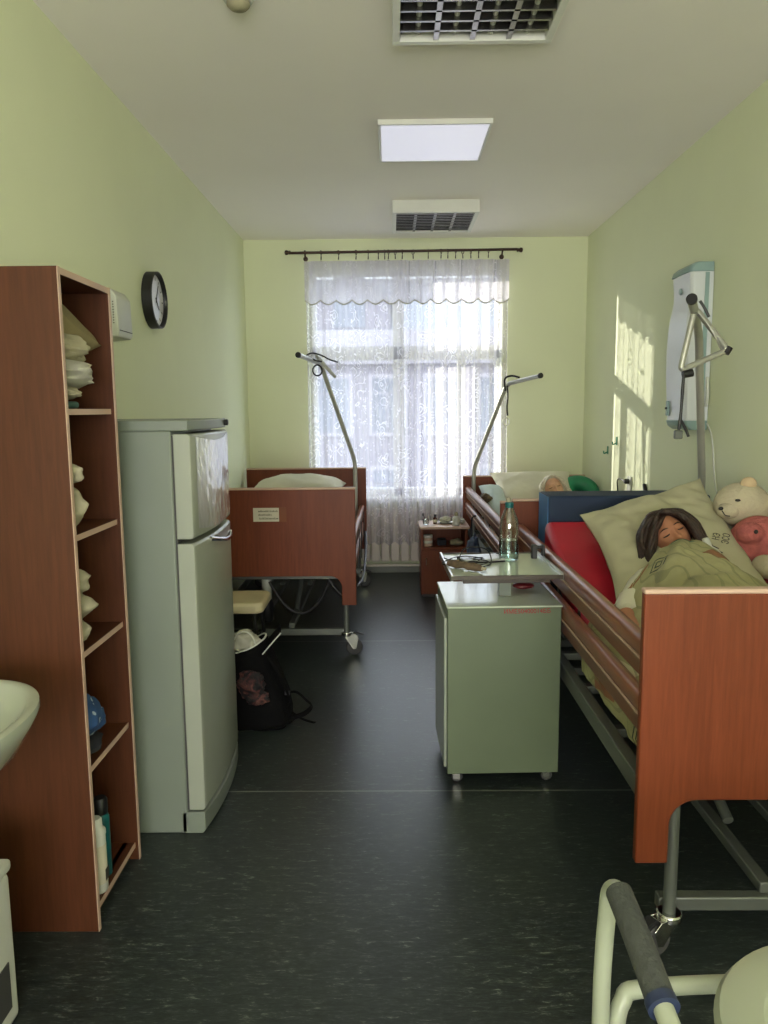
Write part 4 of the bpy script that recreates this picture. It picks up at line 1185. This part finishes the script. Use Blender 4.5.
# water bottle
bx, by, bz = .487, 3.15, .838
t = thing('water_bottle', 'clear water bottle with teal cap standing on the tray leaf', 'bottle', (bx,by,bz))
prof = [(r*1.16, z) for r, z in [(.022,0),(.034,.003),(.036,.02),(.0355,.06),(.034,.10),(.0355,.13),(.034,.155),(.030,.178),(.020,.205),(.0145,.222),(.0140,.235)]]
MB().lathe(prof, (bx,by,bz+.0005), 40).build('bottle', 'bottle', t)
MB().lathe([(.022,.002),(.037,.006),(.039,.02),(.0385,.06),(.037,.088)], (bx,by,bz), 32).build('water', 'water', t)
MB().lathe([(.016,.222),(.0175,.224),(.0175,.243),(.014,.246)], (bx,by,bz), 24).build('cap', 'teal_plastic', t)
MB().lathe([(.009,.246),(.011,.25),(.010,.262),(.006,.266)], (bx-.004,by,bz), 16).build('spout', 'cream_cloth', t)
# tablet, cable, glasses case
t = thing('tablet_computer', 'thin silver tablet lying on the tray leaf beside the bottle', 'tablet', (.37,3.17,.838))
mm = Matrix.Translation(V((.37,3.15,.8385))) @ Matrix.Rotation(radians(12), 4, 'Z')
MB().box(-.09,.09,-.06,.06,.006,.016).xf(mm).build('case', 'silver', t, bevel=.004)
MB().box(-.085,.087,-.058,.062,0,.006).xf(mm).build('screen', 'black', t, bevel=.002)
m = MB()
def tl(k): 
    a = k*.52; return (.30+.07*cos(a)+.03*cos(a*2.3), 3.06+.06*sin(a)+.02*sin(a*1.7+1), .843+.02*abs(sin(a*1.3)))
m.tube([tl(k) for k in range(30)], .0022, 6, 4)
m.tube([(.26,3.0,.844),(.285,3.05,.90),(.34,3.10,.905),(.40,3.15,.88),(.40,3.05,.845),(.34,2.98,.843)], .0026, 6, 6)
tag(m.build('charging_cable', 'black', org=(.3,3.05,.839)), 'tangled black charging cable on the left of the tray leaf', 'cable')
mm = Matrix.Translation(V((.285,2.965,.855))) @ Matrix.Rotation(radians(-42), 4, 'Z')
t = thing('rolled_umbrella', 'brown rolled cloth item lying at the near left of the tray leaf', 'umbrella', (.285,2.965,.839))
m = MB().tube([(-.08,0,0),(-.04,.003,.001),(.0,-.002,.002),(.05,.002,0),(.085,0,0)], [.012,.016,.014,.016,.009], 14, 5).xf(mm)
for i, p in enumerate(m.v): m.v[i] = p+V((0,0,1))*noise.noise(p*60)*.004
m.build('roll', 'brown_cloth', t)
MB().tube([(.085,0,0),(.10,0,0)], .007, 12).xf(mm).build('tip', 'cream_cloth', t)
m = MB(); m.ell((.545,3.12,.737), (.045,.03,.014), 24, 14)
tag(m.build('spectacle_case', 'dark_red', org=(.545,3.12,.723)), 'dark red case on the cabinet top under the tray', 'case')

# ---------------------------------------------------------------- far nightstand
ns = thing('nightstand', 'wooden bedside cupboard with open compartment by the radiator', 'nightstand', (.41,6.05,0))
A0, A1, B0, B1, H1 = .226, .585, 5.885, 6.23, .558
MB().box(A0,A0+.016,B0,B1,.02,H1-.018).build('side_panel', 'wood', ns); MB().box(A1-.016,A1,B0,B1,.02,H1-.018).build('side_panel', 'wood', ns)
MB().box(A0-.01,A1+.02,B0-.012,B1,H1-.018,H1).build('top', 'edge', ns, bevel=.003)
MB().box(A0+.016,A1-.016,B1-.01,B1,.02,H1-.018).build('back_panel', 'wood', ns)
MB().box(A0+.016,A1-.016,B0+.004,B1-.01,.378,.394).build('shelf', 'wood', ns)
MB().box(A0+.016,A1-.016,B0+.01,B1-.01,.02,.04).build('bottom_panel', 'wood', ns)
dd = MB().box(A0+.004,A1-.004,B0-.008,B0+.008,.035,.375).build('door', 'wood', ns, bevel=.003)
MB().tube([(A0+.04,B0-.01,.31),(A0+.04,B0-.022,.305),(A0+.04,B0-.022,.265),(A0+.04,B0-.01,.26)], .004, 8).build('handle', 'steel', dd)
MB().box(A0+.01,A1-.01,B0+.01,B1-.01,0,.02).build('plinth', 'black', ns)
Z = H1+.0005
t = thing('drinking_glass', 'small glass with a spoon at the left end of the nightstand top', 'glass', (.27,6.0,Z))
MB().lathe([(.018,0),(.024,.004),(.027,.045),(.025,.045),(.020,.006),(.001,.005)], (.27,6.0,Z), 24).build('tumbler', 'bottle', t)
MB().tube([(.278,6.0,Z+.01),(.25,6.0,Z+.075)], [.002,.003], 8).ell((.247,6.0,Z+.082), (.006,.004,.012), 12, 8).build('spoon', 'black', t)
t = thing('medicine_bottle', 'small brown medicine bottle with black cap on the nightstand', 'bottle', (.345,6.05,Z))
MB().lathe([(.015,0),(.0165,.003),(.0165,.045),(.008,.054),(.008,.06)], (.345,6.05,Z), 20).build('body', 'amber', t)
MB().lathe([(.010,.058),(.010,.074),(.008,.076)], (.345,6.05,Z), 16).build('cap', 'black', t)
MB().lathe([(.0168,.012),(.0172,.013),(.0172,.034),(.0168,.035)], (.345,6.05,Z), 20).build('label_band', 'paper', t)
m = MB(); m.lathe([(.03,0),(.05,.004),(.066,.014),(.064,.016),(.048,.008),(.002,.006)], (.43,6.06,Z), 32)
pl2 = m.build('plate', 'ceramic', org=(.43,6.06,Z)); tag(pl2, 'white saucer in the middle of the nightstand top', 'plate')
m = MB(); crumple(m, (.43,6.06,Z+.030), (.05,.035,.024), .3, 9, 81)
tag(m.build('crumpled_wrapper', 'white_cloth', org=(.43,6.06,Z+.01)), 'crumpled pale wrapper heaped on the saucer', 'wrapper')
t = thing('lotion_bottle', 'squat white plastic bottle at the front right of the nightstand top', 'bottle', (.505,5.95,Z))
MB().lathe([(.026,0),(.030,.004),(.030,.056),(.024,.068),(.013,.074),(.012,.088),(.008,.092)], (.505,5.95,Z), 28).build('body', 'white_plastic', t)
MB().lathe([(.015,.078),(.015,.094),(.006,.108)], (.505,5.95,Z), 20).build('cap', 'cream_cloth', t)
m = MB(); crumple(m, (.555,6.05,Z+.022), (.028,.06,.021), .3, 9, 84)
tag(m.build('tissue_pack', 'white_cloth', org=(.555,6.05,Z)), 'pale tissue packet at the right edge of the nightstand top', 'tissues')
Z2 = .3945
for k in range(4):
    m = MB().lathe([(.034,0),(.036,.003),(.036,.019),(.034,.0215)], (.285,5.97,Z2+k*.0222), 28)
    o = m.build('round_tin', 'white_plastic' if k % 2 else 'edge', org=(.285,5.97,Z2+k*.0222))
    tag(o, ['lowest round tin of the stack in the nightstand compartment','second round tin up in the nightstand stack','third round tin up in the nightstand stack','topmost round tin of the nightstand stack'][k], 'tin', 'round tins stacked in the nightstand')
tag(MB().box(.36,.43,5.97,6.08,Z2,Z2+.045).build('small_box', 'dark_cloth', org=(.39,6.0,Z2), bevel=.004), 'small dark box in the middle of the nightstand compartment', 'box')
m = MB(); crumple(m, (.51,5.99,Z2+.025), (.05,.06,.024), .25, 9, 88)
tag(m.build('folded_napkin', 'cream_cloth', org=(.51,5.99,Z2)), 'pale folded napkin at the right in the nightstand compartment', 'napkin')

# ---------------------------------------------------------------- wall unit on the right wall
t = thing('wall_air_purifier', 'tall white curved germicidal air unit with grey end caps on the right wall', 'air purifier', (XR,4.13,1.35))
mb = MB(); rings = []
UY0, UY1 = 4.06, 4.33
for k in range(25):
    s_ = k/24; z = 1.395+s_*(2.155-1.395)
    bul = .018*sin(pi*min(1, max(0,(s_*1.25-.05)))) - .012*exp(-((s_-.85)/.12)**2)
    y0, y1 = UY0-.004*sin(pi*s_), UY1+bul*1.3
    xf_ = XR-.125-bul*.5
    rings.append([(XR-.004,y0,z),(XR-.07,y0-.004,z),(xf_+.015,y0,z),(xf_,y0+.015,z),(xf_-.004,(y0+y1)/2,z),(xf_,y1-.015,z),(xf_+.015,y1,z),(XR-.004,y1,z)])
mb.ring_loft(rings).build('housing', 'unit_front', t, bevel=.003, sharp=35)
for z0, z1, nm in ((1.345,1.395,'lower_cap'),(2.155,2.205,'upper_cap')):
    zz = (z0,z1) if nm == 'upper_cap' else (z1,z0)
    rr = []
    for z, sc_ in ((zz[0],1.0),(zz[0]+(zz[1]-zz[0])*.6,.93),(zz[1],.70)):
        cx_, cy_ = XR-.004, (UY0+UY1)/2
        rr.append([(cx_+(x-cx_)*sc_, cy_+(y-cy_)*(.85+.15*sc_), z) for x, y in ((XR-.004,UY0-.002),(XR-.115,UY0-.002),(XR-.13,UY0+.02),(XR-.13,UY1-.01),(XR-.11,UY1+.004),(XR-.004,UY1+.004))])
    MB().ring_loft(rr).build(nm, 'unit_blue', t, bevel=.004)
MB().prism([(XR-.03,1.41),(XR-.055,1.41),(XR-.05,2.15),(XR-.03,2.15)], 'Y', UY0-.0085, UY0-.004).build('side_stripe', 'unit_blue', t)
MB().lathe([(.016,XR-.133),(.016,XR-.126)], (0,4.18,2.07), 24, 'X').build('badge', 'unit_blue', t)
MB().box(XR-.143,XR-.13,4.27,4.295,1.42,1.50).build('switch_panel', 'unit_blue', t, bevel=.003)
MB().lathe([(.006,XR-.150),(.006,XR-.14)], (0,4.28,1.46), 16, 'X').build('button', 'black', t)
MB().tube([(XR-.01,4.05,1.38),(XR-.008,3.98,1.30),(XR-.006,3.93,1.10),(XR-.006,3.86,.95),(XR-.006,3.84,.80)], .004, 8, 5).build('power_cord', 'white_plastic', t)
MB().tube([(XR-.02,4.045,1.62),(XR-.02,4.035,1.52),(XR-.02,4.05,1.47)], .008, 8, 4).build('hanging_plug', 'white_plastic', t)
# hooks and socket
for k, (y, z) in enumerate(((5.677,1.221),(5.905,1.142))):
    m = MB().box(XR-.006,XR,y-.012,y+.012,z-.03,z+.03).tube([(XR-.004,y,z-.015),(XR-.03,y,z-.025),(XR-.032,y,z-.005)], .005, 8, 4)
    tag(m.build('wall_hook', 'green_plastic', org=(XR,y,z), bevel=.002), ['green wall hook nearer the camera on the sunlit right wall','lower green wall hook nearer the window corner'][k], 'hook')
t = thing('wall_socket', 'white wall socket with black plug low in the sunlit patch', 'socket', (XR,5.334,.93))
MB().box(XR-.012,XR,5.29,5.37,.88,.99).build('plate', 'white_plastic', t, bevel=.004)
MB().lathe([(.018,XR-.012),(.018,XR-.035),(.012,XR-.045)], (0,5.33,.955), 16, 'X').build('plug', 'black', t)
MB().tube([(XR-.04,5.33,.955),(XR-.045,5.42,.965),(XR-.035,5.52,.94),(XR-.02,5.55,.85),(XR-.015,5.56,.70)], .005, 8, 5).build('cord', 'black', t)
t = thing('call_handset', 'small dark handset hanging on the right wall above the blue block', 'handset', (XR,4.95,.9))
MB().tube([(XR-.012,5.0,.965),(XR-.014,4.95,.90),(XR-.012,4.90,.84)], [.012,.016,.012], 12, 4).build('handset', 'black', t)
MB().tube([(XR-.012,4.90,.84),(XR-.02,4.86,.78),(XR-.02,4.86,.70)], .004, 8, 4).build('cord', 'black', t)

# ---------------------------------------------------------------- stool and backpack
st = thing('stool', 'low stool with beige rounded seat beside the fridge', 'stool', (-.84,4.12,0))
def rr_(x0,x1,y0,y1,r):
    out = []
    for cx,cy,a0 in ((x1-r,y1-r,0),(x0+r,y1-r,90),(x0+r,y0+r,180),(x1-r,y0+r,270)):
        for k in range(8):
            a = radians(a0+90*k/7); out.append((cx+r*cos(a), cy+r*sin(a)))
    return out
MB().prism(rr_(-1.03,-.695,3.98,4.30,.05), 'Z', .385, .445).build('seat', 'beige_seat', st, bevel=.018, seg=4)
for sx, sy in ((-1,-1),(1,-1),(-1,1),(1,1)):
    x, y = -.862+sx*.11, 4.14+sy*.10
    MB().tube([(x,y,.385),(x+sx*.015,y+sy*.01,.2),(x+sx*.03,y+sy*.02,.0)], .011, 10).build('leg', 'black', st)
MB().tube([(-.975,4.04,.22),(-.75,4.04,.22),(-.75,4.24,.22),(-.975,4.24,.22),(-.975,4.04,.22)], .007, 8).build('stretcher', 'black', st)

bp = thing('backpack', 'black open backpack with loose straps on the floor beside the fridge', 'backpack', (-.63,3.5,0))
mb = MB(); rings = []; NR = 40
for k in range(13):
    s_ = k/12; z = .004+s_*.36
    cx_ = -.66-.045*s_; hw = .185-.085*s_**1.6; hd = .13-.045*s_
    tilt = .10*s_
    ring = []
    for j in range(NR):
        a = 2*pi*j/NR
        ca, sa = cos(a), sin(a); e_ = .7
        x = cx_+hw*(abs(ca)**e_)*(1 if ca > 0 else -1); y = 3.50+hd*(abs(sa)**e_)*(1 if sa > 0 else -1)
        nz = noise.noise(V((x*9,y*9,z*7)))*.022+noise.noise(V((x*22,y*22,z*18)))*.010
        zz = z + (tilt*(ca*.5) if s_ > .6 else 0)*(s_-.6)/.4 + (0 if s_ < .95 else 0)
        ring.append((x+nz*ca*1.2, y+nz*sa*1.2, max(.003, zz)))
    rings.append(ring)
mb.ring_loft(rings, cap=False); b0 = 0
mb.f.append(tuple(range(NR)))
mb.build('bag_body', 'bag_black', bp, sharp=180, solid=.008)
top_ring = rings[-1]
MB().tube([V(p)+V((0,0,.002)) for p in top_ring]+[V(top_ring[0])], .0045, 8).build('zip_edge', 'white_plastic', bp)['label'] = 'pale zip edge'
mb = MB().grid(lambda u, v: (-.60+.085*u-.02*v, 3.40+.14*v+.0*u, .355+.10*u-.012*sin(v*pi)), 10, 10)
mb.build('open_flap', 'bag_black', bp, solid=.006, sharp=180)
MB().tube([(-.60,3.395,.357),(-.555,3.395,.41),(-.513,3.395,.458)], .003, 8).build('flap_trim', 'white_plastic', bp)
m = MB(); crumple(m, (-.71,3.50,.38), (.075,.065,.055), .35, 10, 91); crumple(m, (-.66,3.47,.37), (.05,.05,.045), .35, 10, 93)
tag(m.build('carrier_bag', 'white_cloth', org=(-.7,3.5,.34), remesh=.006), 'crumpled white plastic bag stuffed in the top of the black backpack', 'bag')
N = 20
MB().tube([(-.69+.055*cos(pi*k/N),3.43,.37+.085*sin(pi*k/N)) for k in range(N+1)], .003, 8).build('carry_loop', 'white_plastic', bp)
m = MB(); crumple(m, (-.655,3.378,.22), (.06,.025,.065), .3, 9, 95); crumple(m, (-.625,3.37,.16), (.05,.02,.035), .3, 9, 97)
def mesh_pocket():
    t_ = NT('red_print'); n_ = t_.noise(t_.coords(), 22, 3, .6, 1)
    t_.bsdf(**{'Base__Color': t_.ramp(n_, [(.48, rgb(16,13,14)), (.58, rgb(74,36,34)), (.72, rgb(112,74,66))]), 'Roughness': .8}); return t_.m
M['red_print'] = mesh_pocket()
m.build('side_pocket', 'red_print', bp)['label'] = 'reddish patterned side pocket'
def strap(pts, w=.014, nm='strap'):
    return MB().tube(pts, w, 10, 6, flatten=.22).build(nm, 'bag_black', bp)
strap([(-.58,3.42,.34),(-.535,3.40,.28),(-.50,3.40,.20),(-.485,3.42,.14),(-.50,3.45,.08)])
strap([(-.50,3.43,.16),(-.45,3.42,.165),(-.405,3.43,.12),(-.385,3.45,.085),(-.42,3.46,.045),(-.47,3.44,.035)])
strap([(-.48,3.46,.05),(-.43,3.45,.022),(-.39,3.44,.012),(-.37,3.43,.012)], .011)
strap([(-.46,3.44,.035),(-.50,3.41,.018),(-.55,3.37,.012),(-.60,3.35,.012)], .014)
MB().box(-.505,-.48,3.408,3.42,.155,.175).build('buckle', 'black', bp, bevel=.002)

# ---------------------------------------------------------------- wash basin and bin (left foreground)
sk = thing('wash_basin', 'white ceramic wash basin cut by the left edge of the photo', 'sink', (XL,1.50,.7))
mb = MB(); NS = 56
def se(cx, cy, rx, ry, z, e_=.85):
    out = []
    for j in range(NS):
        a = 2*pi*j/NS; ca, sa = cos(a), sin(a)
        x = cx+rx*(abs(ca)**e_)*(1 if ca > 0 else -1); y = cy+ry*(abs(sa)**e_)*(1 if sa > 0 else -1)
        out.append((max(XL+.001, x), y, z))
    return out
cx_, cy_ = -1.015, 1.50
mb.ring_loft([se(cx_-.06,cy_,.10,.10,.62), se(cx_-.03,cy_,.15,.19,.66), se(cx_-.01,cy_,.205,.25,.73), se(cx_,cy_,.23,.28,.79), se(cx_,cy_,.240,.29,.815), se(cx_,cy_,.238,.288,.826),
              se(cx_,cy_,.228,.278,.829), se(cx_,cy_,.212,.262,.822), se(cx_,cy_,.195,.24,.78), se(cx_,cy_,.15,.19,.71), se(cx_-.01,cy_,.06,.07,.685)], cap=True)
mb.build('basin', 'ceramic', sk, sharp=60)
MB().tube([(-1.17,1.5,.80),(-1.17,1.5,.93),(-1.10,1.5,.965),(-1.02,1.5,.93)], .013, 14, 5).build('tap', 'chrome', sk)
MB().cyl((-1.08,1.5,.45),(-1.08,1.5,.63),.02).tube([(-1.08,1.5,.46),(-1.12,1.5,.42),(XL,1.5,.42)], .018, 12).build('drain_pipe', 'white_plastic', sk)
bn = thing('waste_bin', 'tall white rectangular waste bin under the wash basin', 'bin', (-1.07,1.55,0))
MB().box(-1.20,-.925,1.38,1.70,.0,.38).build('bin_body', 'white_plastic', bn, bevel=.015, seg=3)
MB().box(-1.205,-.921,1.375,1.705,.38,.41).build('lid', 'white_plastic', bn, bevel=.01)
MB().box(-.927,-.922,1.42,1.66,.05,.17).build('front_recess', 'rubber', bn, bevel=.01)

# ---------------------------------------------------------------- shower / commode chair (right foreground)
ch = thing('commode_chair', 'white tubular commode chair with grey foam armrests in the right foreground', 'commode chair', (.62,.95,0))
R_ = .0145
def arm(xs):
    f = lambda x: xs if x is None else x
    return [(xs,1.165,0.02),(xs-.004,1.17,.30),(xs-.006,1.17,.50),(xs,1.172,.64),(xs+.004,1.165,.685),(xs+.008,1.12,.698),(xs+.010,1.0,.672),(xs+.014,.90,.648),(xs+.02,.84,.63),(xs+.03,.80,.56),(xs+.03,.79,.30),(xs+.03,.79,.02)]
for xs in (.352, .912):
    MB().tube(arm(xs), R_, 16, 6).build('side_frame', 'chair_enamel', ch)
    MB().tube([(xs+.008,1.14,.697),(xs+.010,1.05,.683),(xs+.012,.95,.661)], .021, 20, 4).build('armrest', 'foam', ch)['label'] = 'grey foam armrest sleeve'
    MB().tube([(xs+.0115,.956,.662),(xs+.0125,.942,.659)], .0225, 20).build('armrest_cap', 'cap_blue', ch)['label'] = 'dark blue end cap'
MB().tube([(.372,1.17,.30),(.372,1.17,.42),(.385,1.18,.47),(.42,1.19,.485),(.62,1.20,.487),(.86,1.20,.485),(.895,1.19,.46),(.905,1.17,.42),(.905,1.17,.30)], R_, 16, 5).build('cross_tube', 'chair_enamel', ch)
MB().tube([(.385,.80,.45),(.93,.80,.45)], R_, 16).build('cross_tube', 'chair_enamel', ch)
MB().tube([(.395,.83,.50),(.47,1.0,.525),(.55,1.05,.52)], .006, 10, 4).build('brace_rod', 'chair_enamel', ch)
mb = MB(); SCx, SCy = .705, .965
mb.lathe([(.0,.535),(.215,.535),(.236,.545),(.240,.558),(.232,.570),(.215,.574),(.172,.573),(.160,.566),(.150,.572),(.10,.576),(.0,.577)], (SCx,SCy,0), 64)
mb.build('seat', 'chair_enamel', ch, sharp=25)
for x, y in ((.352,1.165),(.912,1.165),(.382,.79),(.942,.79)):
    MB().lathe([(.020,0),(.021,.01),(.018,.035)], (x,y,0), 16).build('rubber_foot', 'rubber', ch)

# ---------------------------------------------------------------- light, world, camera
wld = bpy.data.worlds.new('World'); SC.world = wld; wld.use_nodes = True
wt = wld.node_tree; bg = wt.nodes['Background']
bg.inputs[0].default_value = (.80,.88,1.0,1); bg.inputs[1].default_value = SKY
sun = bpy.data.lights.new('sun', 'SUN'); sun.energy = SUN; sun.angle = radians(.6); sun.color = (1.0,.93,.80)
so = bpy.data.objects.new('sun', sun); COL.objects.link(so)
so.rotation_euler = V((.8,-1,-.30)).to_track_quat('-Z','Y').to_euler()
pt = bpy.data.lights.new('window_portal', 'AREA'); pt.shape = 'RECTANGLE'; pt.size = WX1-WX0; pt.size_y = WZ1-WZ0; pt.cycles.is_portal = True
po = bpy.data.objects.new('window_portal', pt); COL.objects.link(po); po.location = ((WX0+WX1)/2, YB+.39, (WZ0+WZ1)/2); po.rotation_euler = (radians(-90),0,0)
if FILL > 0:
    # added soft fill behind the camera, brightening the room; no real source there
    hl = bpy.data.lights.new('rear_fill', 'AREA'); hl.shape = 'RECTANGLE'; hl.size = 2.4; hl.size_y = 1.8; hl.energy = FILL; hl.color = (1.0,.975,.945)
    ho = bpy.data.objects.new('rear_fill', hl); COL.objects.link(ho); ho.location = (.1,YN+.15,1.5); ho.rotation_euler = (radians(102),0,0)

F_, CH = 765., 1.47
vp = (391,409); rl = radians(.45)
dvec = V(((vp[0]-384)/F_, -(vp[1]-512)/F_, -1)).normalized()
uu_ = V((-sin(rl), cos(rl), 0)); uu_ = (uu_-dvec*uu_.dot(dvec)).normalized(); xx_ = dvec.cross(uu_)
cam = bpy.data.cameras.new('camera'); co_ = bpy.data.objects.new('camera', cam); COL.objects.link(co_)
mw = Matrix((tuple(xx_)+(0,), tuple(dvec)+(0,), tuple(uu_)+(CH,), (0,0,0,1)))
co_.matrix_world = mw
cam.sensor_fit = 'HORIZONTAL'; cam.sensor_width = 36; cam.lens = 36*F_/768; cam.clip_start = .05; cam.clip_end = 200
SC.camera = co_
SC.view_settings.view_transform = 'Standard'; SC.view_settings.look = 'None'; SC.view_settings.gamma = 1
SC.view_settings.use_curve_mapping = False; SC.view_settings.exposure = EXPO
cy = SC.cycles
cy.use_denoising = True; cy.max_bounces = 12; cy.diffuse_bounces = 6; cy.glossy_bounces = 4; cy.transparent_max_bounces = 16
cy.transmission_bounces = 6; cy.sample_clamp_indirect = 8; cy.caustics_reflective = False; cy.caustics_refractive = False
